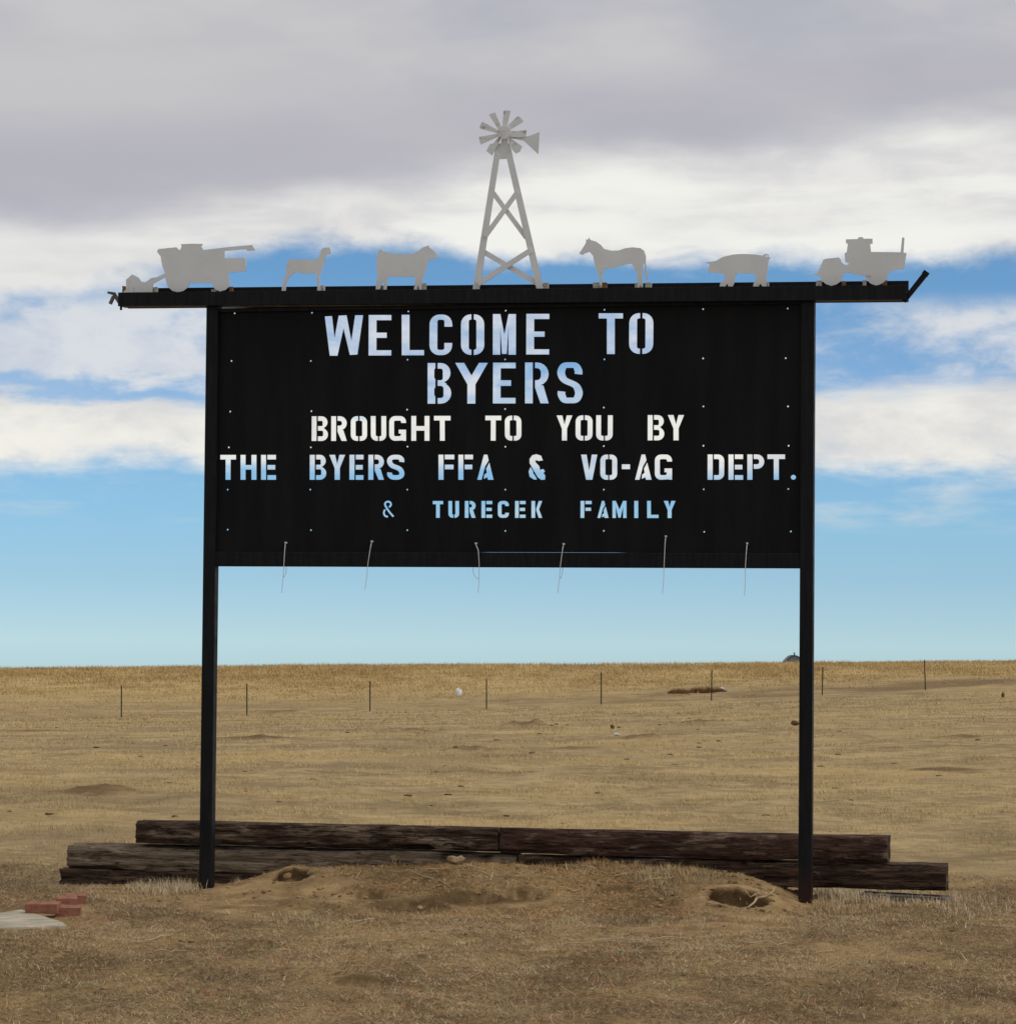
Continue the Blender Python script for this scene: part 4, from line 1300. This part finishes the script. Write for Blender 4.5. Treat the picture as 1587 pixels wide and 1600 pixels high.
crumple('plastic_bag', 717, 1090, 0.30, 0.32, 'crumpled white plastic bag caught in golden grass beyond the fence, away from the brush', 'plastic bag', M['bag'], 3, 0.08)
crumple('plastic_bag', 1128, 1081, 0.28, 0.16, 'crumpled white plastic bag beside the reddish brush clump at the fence', 'plastic bag', M['bag'], 5, 0.06)
crumple('paper_scrap', 963, 1149, 0.17, 0.06, 'small white scrap beside a dark clod in the short grass', 'litter', M['bag'], 7)
crumple('dirt_clod', 957, 1139, 0.16, 0.13, 'dark round clod beside the small white scrap in the field', 'clod', M['clod'], 8)
crumple('dirt_clod', 1566, 1090, 0.12, 0.22, 'dark upright clod standing alone in the field near the last fence posts', 'clod', M['clod'], 9)
crumple('dirt_clod', 1242, 1133, 0.24, 0.13, 'brown clod beside the right sign post, out in the field', 'clod', M['clod'], 10)
crumple('stone', 713, 1350, 0.12, 0.075, 'pale tan stone on the mound against the railroad ties', 'stone', M['stone'], 12, 0.005, H, True)
crumple('stone', 449, 1374, 0.06, 0.05, 'brown stone lying at the mouth of the small burrow on the mound', 'stone', M['crumb'], 15)
crumple('stone', 656, 1422, 0.035, 0.03, 'small pale pebble in the dark hollow in front of the mound', 'stone', M['stone'], 17)


# ------------------------------------------------------------------ dead weeds, root, straw
def weed(name, px, py, h, n, spread, label, cat, mat, seed, r0=0.004, depth_hf=H):
    c = hit(px, py, depth_hf)
    rnd = random.Random(seed)
    parts = []
    def branch(p, d, l, r, lev):
        pts = [p]
        q = Vector(p); dd = Vector(d)
        for k in range(4):
            dd = (dd + Vector((rnd.uniform(-.35, .35), rnd.uniform(-.35, .35), rnd.uniform(-.2, .25)))).normalized()
            q = q + dd * l / 4
            pts.append(q.copy())
        parts.append(tube(None, pts, [r, r * .9, r * .75, r * .6, r * .35], None, sides=4))
        if lev:
            for k in range(rnd.randint(2, 4)):
                s_ = pts[rnd.randint(1, 4)]
                branch(s_, (dd + Vector((rnd.uniform(-1, 1), rnd.uniform(-1, 1), rnd.uniform(-.1, .9)))).normalized(), l * rnd.uniform(.35, .65), r * .6, lev - 1)
    for k in range(n):
        a = rnd.uniform(0, 6.28)
        branch(Vector((0, 0, -0.01)), Vector((math.cos(a) * spread, math.sin(a) * spread, 1)).normalized(), h * rnd.uniform(.6, 1), r0, 2)
    V, F = merge(parts)
    o = mesh(name, V, F, mat)
    o.location = (c[0], c[1], Hs(c[0], c[1]))
    tag(o, label, cat)
    return o


weed('dead_weed', 376, 1366, 0.12, 4, 0.5, 'bleached dead weed branching up in front of the ties beside the small burrow', 'weed', M['twig'], 4, 0.0035)
weed('dead_weed', 1040, 1402, 0.12, 5, 1.5, 'pale sprawling dead weed on the mound between burrow and lettered panel centre', 'weed', M['twig'], 9, 0.0025)
weed('dead_weed', 618, 1352, 0.09, 3, 0.5, 'small upright dead stem cluster on the mound top below the top-course joint', 'weed', M['straw'], 19, 0.003)
weed('dead_weed', 1355, 1447, 0.10, 4, 1.3, 'low dead weed in the litter in front of the bleached grass', 'weed', M['twig'], 23, 0.002)


def root_thing():
    by = BURROWS[0][1]
    c = hit(1160, 1412, H)

    def P(x, y, dy):
        yy = min(by + dy, hit(x, y, H)[1] - 0.012)
        d = ray(x, y)
        return Vector(CAM + d * (yy / d[1]) - c)
    V, F = merge([tube(None, [P(1155, 1419, -.10), P(1168, 1418, -.08), P(1178, 1410, -.05), P(1182, 1403, -.02)], [.004, .006, .007, .008], None, sides=7),
                  tube(None, [P(1182, 1403, -.02), P(1195, 1401, .02), P(1207, 1393, .06), P(1210, 1386, .09)], [.008, .007, .006, .004], None, sides=7),
                  tube(None, [P(1182, 1404, -.02), P(1180, 1397, -.03), P(1172, 1402, -.05), P(1166, 1394, -.03), P(1160, 1390, 0)], [.007, .006, .005, .004, .003], None, sides=7),
                  tube(None, [P(1203, 1396, .05), P(1196, 1390, .06), P(1188, 1386, .09)], [.006, .005, .003], None, sides=6)])
    o = mesh('dead_root', V, F, M['stone'], None, True)
    o.location = tuple(c)
    tag(o, 'gnarled pale root sticking out of the burrow beside the sign post', 'root')


root_thing()
STALKS = [((735, 1361), (880, 1381)), ((603, 1362), (705, 1388)), ((870, 1353), (960, 1366)), ((960, 1371), (1055, 1367)), ((610, 1353), (700, 1351)), ((660, 1361), (770, 1362)), ((765, 1393), (868, 1399)), ((905, 1346), (985, 1370)),
          ((885, 1476), (1090, 1470)), ((1130, 1477), (1240, 1477)), ((240, 1489), (292, 1488)), ((540, 1445), (590, 1438)), ((215, 1475), (270, 1462)), ((1000, 1380), (1052, 1372)), ((820, 1385), (905, 1392)), ((630, 1505), (665, 1522))]
for i, (a, b_) in enumerate(STALKS):
    p, q = hit(*a, H), hit(*b_, H)
    mid = (p + q) / 2
    pts = []
    bow = random.uniform(-.03, .03)
    for t in np.linspace(0, 1, 9):
        w = p * (1 - t) + q * t
        x, y = w[0], w[1] + bow * math.sin(math.pi * t)
        pts.append(Vector((x - mid[0], y - mid[1], Hs(x, y) + 0.008 + 0.02 * math.sin(math.pi * t) * random.random() - mid[2])))
    V, F = tube(None, pts, [0.0032] * 8 + [0.0018], None, sides=5)
    o = mesh('straw_stalk', V, F, M['straw'], None, True)
    o.location = tuple(mid)
    if i in (8, 9, 10, 11, 12, 15):
        tag(o, 'long dry straw stalk lying on the matted litter in front of the mound', 'straw', 'straw stalks in front of the mound')
    else:
        tag(o, 'long dry straw stalk lying on top of the mound before the ties', 'straw', 'straw stalks on the mound')


# ------------------------------------------------------------------ grass
def blades(name, base, phi, lean, length, width, curl, col, label, tri=False):
    """base (n,3); lean from vertical; one tapered blade each"""
    n = len(base)
    dx, dy = np.cos(phi), np.sin(phi)
    hx, hz = np.sin(lean), np.cos(lean)
    lean2 = np.clip(lean + curl, 0, 1.75)
    hx2, hz2 = np.sin(lean2), np.cos(lean2)
    sd = np.stack([-dy, dx, np.zeros(n)], -1) * (width / 2)[:, None]
    d1 = np.stack([dx * hx, dy * hx, hz], -1)
    d2 = np.stack([dx * hx2, dy * hx2, hz2], -1)
    if tri:
        tip = base + d1 * (length)[:, None]
        V = np.stack([base - sd, base + sd, tip], 1)
        k = 3
        faces = np.arange(n * 3)
        starts = np.arange(n) * 3
    else:
        mid = base + d1 * (length * .5)[:, None]
        tip = mid + d2 * (length * .5)[:, None]
        V = np.stack([base - sd, base + sd, mid + sd * .85, mid - sd * .85, tip], 1)
        k = 5
        o = (np.arange(n) * 5)[:, None]
        faces = np.concatenate([o + np.array([[0, 1, 2, 3]]), o + np.array([[3, 2, 4]])], 1).ravel()
        starts = (np.arange(n)[:, None] * 7 + np.array([[0, 4]])).ravel()
    me = bpy.data.meshes.new(name)
    me.vertices.add(n * k)
    me.vertices.foreach_set('co', V.reshape(-1).astype(np.float32))
    me.loops.add(len(faces))
    me.loops.foreach_set('vertex_index', faces.astype(np.int32))
    me.polygons.add(len(starts))
    me.polygons.foreach_set('loop_start', starts.astype(np.int32))
    me.update()
    at = me.color_attributes.new('tint', 'FLOAT_COLOR', 'POINT')
    c = np.repeat(np.concatenate([col, np.ones((n, 1))], 1)[:, None, :], k, 1)
    at.data.foreach_set('color', c.astype(np.float32).ravel())
    o = link(name, me, M['blade'])
    tag(o, label, 'grass', kind='stuff')
    return o


def frustum_pts(n, y0, y1, power=0.0, margin=1.2, xpad=0.4):
    """random ground points inside the view, y density ~ y**power"""
    u = RNG.random(n)
    a = power + 1
    y = (y0 ** a + u * (y1 ** a - y0 ** a)) ** (1 / a)
    hw = 793.5 / FPX * y * margin + xpad
    x = (RNG.random(n) * 2 - 1) * hw
    return x, y


def pick(cols, n, v=0.18):
    cols = np.array(cols)
    c = cols[RNG.integers(0, len(cols), n)]
    return np.clip(c * (1 + v * RNG.standard_normal((n, 1))), 0.01, 0.9)


def mixc(a, b, t):
    return np.array(a) * (1 - t[:, None]) + np.array(b) * t[:, None]


def near_litter():
    x, y = frustum_pts(760000, 13.0, 24.6, 1.0)
    bare, gold, moist_and_shade, z = masks(x, y)
    px, py = project(np.stack([x, y, z], -1))
    patch = fbm(x * 2.2, y * 1.6, 51)
    keep = RNG.random(len(x)) < np.clip((0.25 + 1.1 * sstep(patch, 0.3, 0.65)) * (1 - 0.93 * np.clip(bare * 1.4 + moist_and_shade, 0, 1)), 0, 1)
    on_slab = (px < 108) & (py > 1419) & (py < 1449) & (py > 1419 + (px - 33) * 0.3)
    keep &= ~(on_slab & (RNG.random(len(x)) < 0.96))
    x, y, z, patch, px, py = (q[keep] for q in (x, y, z, patch, px, py))
    n = len(x)
    t = np.clip(sstep(0.6 * fbm(x * 1.1, y * 0.5, 52) + 0.4 * fbm(x * 5, y * 2.2, 57), 0.34, 0.66) + 0.16 * RNG.standard_normal(n), 0, 1)
    col = mixc((0.145, 0.092, 0.044), (0.50, 0.36, 0.18), t)
    red = (RNG.random(n) < 0.10 + 0.3 * sstep(fbm(x * 1.7 + 4, y * 1.3, 53), 0.55, 0.75))
    col[red] = pick([(0.27, 0.13, 0.065), (0.33, 0.17, 0.08)], int(red.sum()))
    pale = RNG.random(n) < 0.10
    col[pale] = pick([(0.62, 0.50, 0.31), (0.55, 0.43, 0.26)], int(pale.sum()))
    topm = (py < 1432) & (px > 520) & (px < 1080)
    col[topm] *= np.array([1.18, 1.0, 0.82])
    col *= (1 + 0.24 * RNG.standard_normal((n, 1)))
    col *= np.array([0.99, 1.0, 1.07])
    col = np.clip(col, 0.02, 0.8)
    base = np.stack([x, y, z + 0.001], -1)
    lean = np.clip(1.36 + 0.18 * RNG.standard_normal(n), 0.3, 1.54)
    blades('dry_litter', base, RNG.random(n) * 6.283, lean, RNG.uniform(0.018, 0.055, n) * np.where(RNG.random(n) < .06, 1.8, 1.0), RNG.uniform(0.0018, 0.0036, n), np.zeros(n), col, 'matted brown dead grass and straw litter around the sign', tri=True)


def near_tufts():
    """upright dry tufts: sparse everywhere, dense bleached stands by the posts"""
    specs = [(1340, 1400, 75, 14, 900, 0.11, (0.50, 0.41, 0.27)), (1330, 1418, 60, 14, 500, 0.07, (0.40, 0.29, 0.16)), (1440, 1408, 80, 12, 420, 0.07, (0.46, 0.36, 0.22)), (1530, 1420, 70, 18, 500, 0.07, (0.44, 0.34, 0.21)),
             (255, 1390, 60, 10, 650, 0.075, (0.44, 0.35, 0.22)), (330, 1378, 45, 8, 260, 0.06, (0.44, 0.34, 0.21)), (190, 1400, 60, 12, 360, 0.05, (0.38, 0.28, 0.16)), (470, 1350, 120, 5, 260, 0.05, (0.36, 0.24, 0.12)),
             (720, 1353, 180, 8, 700, 0.05, (0.34, 0.215, 0.10)), (960, 1358, 130, 10, 700, 0.06, (0.38, 0.26, 0.13)), (1050, 1372, 70, 12, 420, 0.07, (0.42, 0.32, 0.18)), (800, 1390, 220, 10, 650, 0.04, (0.36, 0.22, 0.095)),
             (700, 1435, 200, 10, 700, 0.045, (0.36, 0.25, 0.12)), (1020, 1440, 90, 10, 360, 0.05, (0.38, 0.29, 0.17)), (1350, 1440, 200, 16, 700, 0.045, (0.40, 0.30, 0.18)), (480, 1440, 100, 12, 450, 0.05, (0.42, 0.33, 0.19)), (90, 1500, 120, 40, 500, 0.04, (0.33, 0.24, 0.12))]
    for k in range(420):
        specs.append((RNG.uniform(-20, 1607), RNG.uniform(1425, 1600), 9, 3, 10, RNG.uniform(.02, .05), (0.36 * RNG.uniform(.6, 1.25), 0.26 * RNG.uniform(.7, 1.2), 0.14)))
    B, C, Ln, Le = [], [], [], []
    for cx, cy, rx, ry, nb, h, col in specs:
        nc = 2 if nb == 10 else max(12, nb // (4 if h >= .07 else 7))
        for k in range(nc):
            a, r = RNG.random() * 6.283, math.sqrt(RNG.random())
            px, py = cx + rx * r * math.cos(a), cy + ry * r * math.sin(a)
            c = hit(px, py, H_mound)
            m = RNG.integers(7, 16)
            o = RNG.standard_normal((m, 2)) * 0.022
            xx, yy = c[0] + o[:, 0], c[1] + o[:, 1]
            B.append(np.stack([xx, yy, H(xx, yy) - .004], -1))
            C.append(np.clip(1.25 * np.array(col) * (1 + 0.2 * RNG.standard_normal((m, 1))), .03, .8))
            Ln.append(h * RNG.uniform(.5, 1.25, m)); Le.append(np.abs(RNG.standard_normal(m)) * .6 + .15)
    B, C, Ln, Le = np.concatenate(B), np.concatenate(C), np.concatenate(Ln), np.clip(np.concatenate(Le), 0, 1.4)
    n = len(B)
    blades('dry_tufts', B, RNG.random(n) * 6.283, Le, Ln, RNG.uniform(.0018, .003, n), RNG.uniform(0, 1.1, n), C, 'bleached upright dry grass at the sign posts and on the mound')


def clumps(n, y0, y1, power, margin, keepf, per, hgt, wid, spread, colf, name, label):
    x, y = frustum_pts(n, y0, y1, power, margin)
    k = RNG.random(n) < keepf(x, y)
    x, y = x[k], y[k]
    xx = np.repeat(x, per) + RNG.standard_normal(len(x) * per) * np.repeat(spread(y), per)
    yy = np.repeat(y, per) + RNG.standard_normal(len(x) * per) * np.repeat(spread(y), per)
    zz = H(xx, yy)
    m = len(xx)
    base = np.stack([xx, yy, zz - .005], -1)
    L = hgt(xx, yy) * RNG.uniform(.5, 1.2, m)
    blades(name, base, RNG.random(m) * 6.283, np.clip(0.95 + .3 * RNG.standard_normal(m) - (0.15 if y0 > 110 else 0.0), 0, 1.45), L, wid(yy) * RNG.uniform(.7, 1.3, m), np.zeros(m), colf(xx, yy, m), label, tri=True)


def field_col(x, y, m):
    t = np.clip(sstep(fbm(x * 0.5, y * 0.35, 61), 0.3, 0.7) + .12 * RNG.standard_normal(m), 0, 1)
    c = mixc((0.38, 0.285, 0.14), (0.62, 0.46, 0.215), t)
    return np.clip(c * (1 + .10 * RNG.standard_normal((m, 1))), .03, .8)


def field_keep(x, y):
    bare, gold, moist_and_shade, z = masks(x, y)
    return (0.12 + 0.88 * sstep(fbm(x * 0.9, y * 0.6, 62), 0.42, 0.66)) * (1 - .9 * np.clip(bare + moist_and_shade, 0, 1))


def far_col(x, y, m):
    t = np.clip(sstep(0.5 * fbm(x * 0.10, y * 0.035, 63) + 0.5 * fbm(x * 0.5, y * 0.06, 64), 0.34, 0.66) + .10 * RNG.standard_normal(m), 0, 1)
    c = mixc((0.41, 0.29, 0.125), (0.57, 0.42, 0.20), t)
    return np.clip(c * (1 + .07 * RNG.standard_normal((m, 1))), .03, .8)


def far_keep(x, y):
    bare, g, moist_and_shade, z = masks(x, y)
    return g * (1 - 0.7 * moist_and_shade) * (0.35 + 0.65 * sstep(fbm(x * 0.25, y * 0.08, 66), 0.35, 0.6))


near_litter()
near_tufts()


def straws():
    """loose straw: dense on the mound top, thin over the foreground"""
    x, y = frustum_pts(9000, 13.0, 22.6, 1.0)
    bare, gold, moist_and_shade, z = masks(x, y)
    px, py = project(np.stack([x, y, z], -1))
    p = 0.10 + 0.75 * region(px, py, [(820, 1365, 260, 32), (560, 1430, 140, 16), (1060, 1380, 90, 30)]) + 0.25 * sstep(fbm(x * 1.3, y, 81), 0.5, 0.7)
    k = RNG.random(len(x)) < p * (1 - .8 * moist_and_shade)
    x, y, z = x[k], y[k], z[k]
    n = len(x)
    col = pick([(0.55, 0.43, 0.26), (0.46, 0.34, 0.18), (0.62, 0.51, 0.33), (0.36, 0.23, 0.11)], n)
    blades('loose_straw', np.stack([x, y, z + .004], -1), RNG.random(n) * 6.283, np.clip(1.42 + .12 * RNG.standard_normal(n), .6, 1.55), RNG.uniform(.05, .17, n), RNG.uniform(.0025, .0045, n), RNG.uniform(-.15, .2, n), col, 'loose pale straw scattered over mound and litter')


straws()
clumps(34000, 23.3, 60, 0.4, 1.2, field_keep, 9, lambda x, y: 0.055 + 0.03 * fbm(x, y, 71), lambda y: 0.003 + 0.00011 * (y - 23), lambda y: 0.05 + y * 0.0008, field_col, 'short_grass', 'short tan prairie grass in clumps across the near field')
clumps(17000, 60, 128, 0.6, 1.15, field_keep, 7, lambda x, y: 0.09 + 0.05 * fbm(x, y, 72), lambda y: 0.00016 * y, lambda y: 0.14 + 0 * y, field_col, 'field_grass', 'short tan prairie grass thinning towards the fence')
clumps(46000, 124, 268, 0.3, 1.15, far_keep, 6, lambda x, y: (0.13 + 0.14 * fbm(x * .4, y * .2, 73)) * (0.8 + 0.9 * sstep(y, 150, 250)), lambda y: 0.00018 * y, lambda y: 0.25 + 0 * y, far_col, 'tall_grass', 'taller golden grass beyond the wire fence up to the crest')


def brush(px, py, w, h, label, seed, col):
    c = hit(px, py, H_mound)
    r = np.random.default_rng(seed)
    n = 1400
    a = r.random(n) * 6.283; q = np.sqrt(r.random(n))
    x = c[0] + w * q * np.cos(a); y = c[1] + w * .5 * q * np.sin(a)
    z = H(x, y) - .01
    col = np.clip(np.array(col) * (1 + .25 * r.standard_normal((n, 1))), .02, .7)
    b = blades('dry_brush', np.stack([x - c[0], y - c[1], z - c[2]], -1), r.random(n) * 6.283, np.clip(np.abs(r.standard_normal(n)) * .6, 0, 1.4), h * (1 - .6 * q ** 2) * r.uniform(.5, 1.2, n), r.uniform(.012, .03, n), np.zeros(n), col, label, tri=True)
    b.location = tuple(c)
    del b['kind']
    b['category'] = 'brush'


brush(1103, 1083, 0.95, 0.42, 'low reddish brown brush clump at the foot of a fence post', 5, (0.20, 0.10, 0.045))
brush(1060, 1084, 0.5, 0.30, 'small pale brown brush clump beside the reddish brush', 6, (0.28, 0.16, 0.07))


# small clods scattered over the near ground and field
def clods():
    bm0 = bmesh.new(); bmesh.ops.create_icosphere(bm0, subdivisions=1, radius=1)
    v0 = np.array([v.co[:] for v in bm0.verts]); f0 = np.array([[v.index for v in f.verts] for f in bm0.faces]); bm0.free()
    V, F = [], []
    x1, y1 = frustum_pts(170, 13.2, 23, 1.0); x2, y2 = frustum_pts(120, 25, 115, 0.2)
    k = 0
    for x, y in zip(np.concatenate([x1, x2]), np.concatenate([y1, y2])):
        s = RNG.uniform(.005, .011) if y < 24 else RNG.uniform(.012, .032) * (0.6 + y / 90)
        q = v0 * (1 + .25 * RNG.standard_normal((len(v0), 1))) * s * np.array([1.8, 1.2, .5])
        V.append(q + np.array([x, y, 0]) + np.array([0, 0, Hs(x, y) + s * .2])); F.append(f0 + k); k += len(v0)
    o = mesh('loose_clods', np.concatenate(V), [tuple(map(int, f)) for f in np.concatenate(F)], M['clod'], None, True)
    tag(o, 'small dark clods and droppings scattered over the ground', 'clods', kind='stuff')


clods()


def crumbs():
    """crumbly soil on the mound, in the hollows and round the burrows"""
    bm0 = bmesh.new(); bmesh.ops.create_icosphere(bm0, subdivisions=1, radius=1)
    v0 = np.array([v.co[:] for v in bm0.verts]); f0 = np.array([[v.index for v in f.verts] for f in bm0.faces]); bm0.free()
    x, y = frustum_pts(30000, 19.5, 22.4, 1.0)
    bare, gold, moist_and_shade, z = masks(x, y)
    u, n_ = to_un(x, y)
    p = (0.12 + 0.5 * moist_and_shade + 0.10 * bare) * sstep(u, -0.2, 0.4) * sstep(u, 4.6, 4.0) * sstep(n_, 1.3, 0.5) * sstep(fbm(x * 6, y * 6, 91), 0.35, 0.65)
    for bx, by, rx, ry, hb in BURROWS:
        r = np.sqrt(((x - bx) / rx) ** 2 + ((y - by) / ry) ** 2)
        p = np.where(r < 1.2, 0, p)
    k = RNG.random(len(x)) < p
    x, y, z = x[k], y[k], z[k]
    m = len(x)
    sz = 0.004 + 0.014 * RNG.random(m) ** 3
    q = v0[None] * (1 + .22 * RNG.standard_normal((m, len(v0), 1))) * sz[:, None, None] * np.array([1.25, 1.1, .75])
    q = q + np.stack([x, y, z + sz * .3], -1)[:, None]
    F = (f0[None] + (np.arange(m) * len(v0))[:, None, None]).reshape(-1, 3)
    o = mesh('soil_crumbs', q.reshape(-1, 3), [tuple(f) for f in F.tolist()], M['crumb'], None, True)
    tag(o, 'crumbly lumps of dry soil over the sign mound', 'soil', kind='stuff')


crumbs()
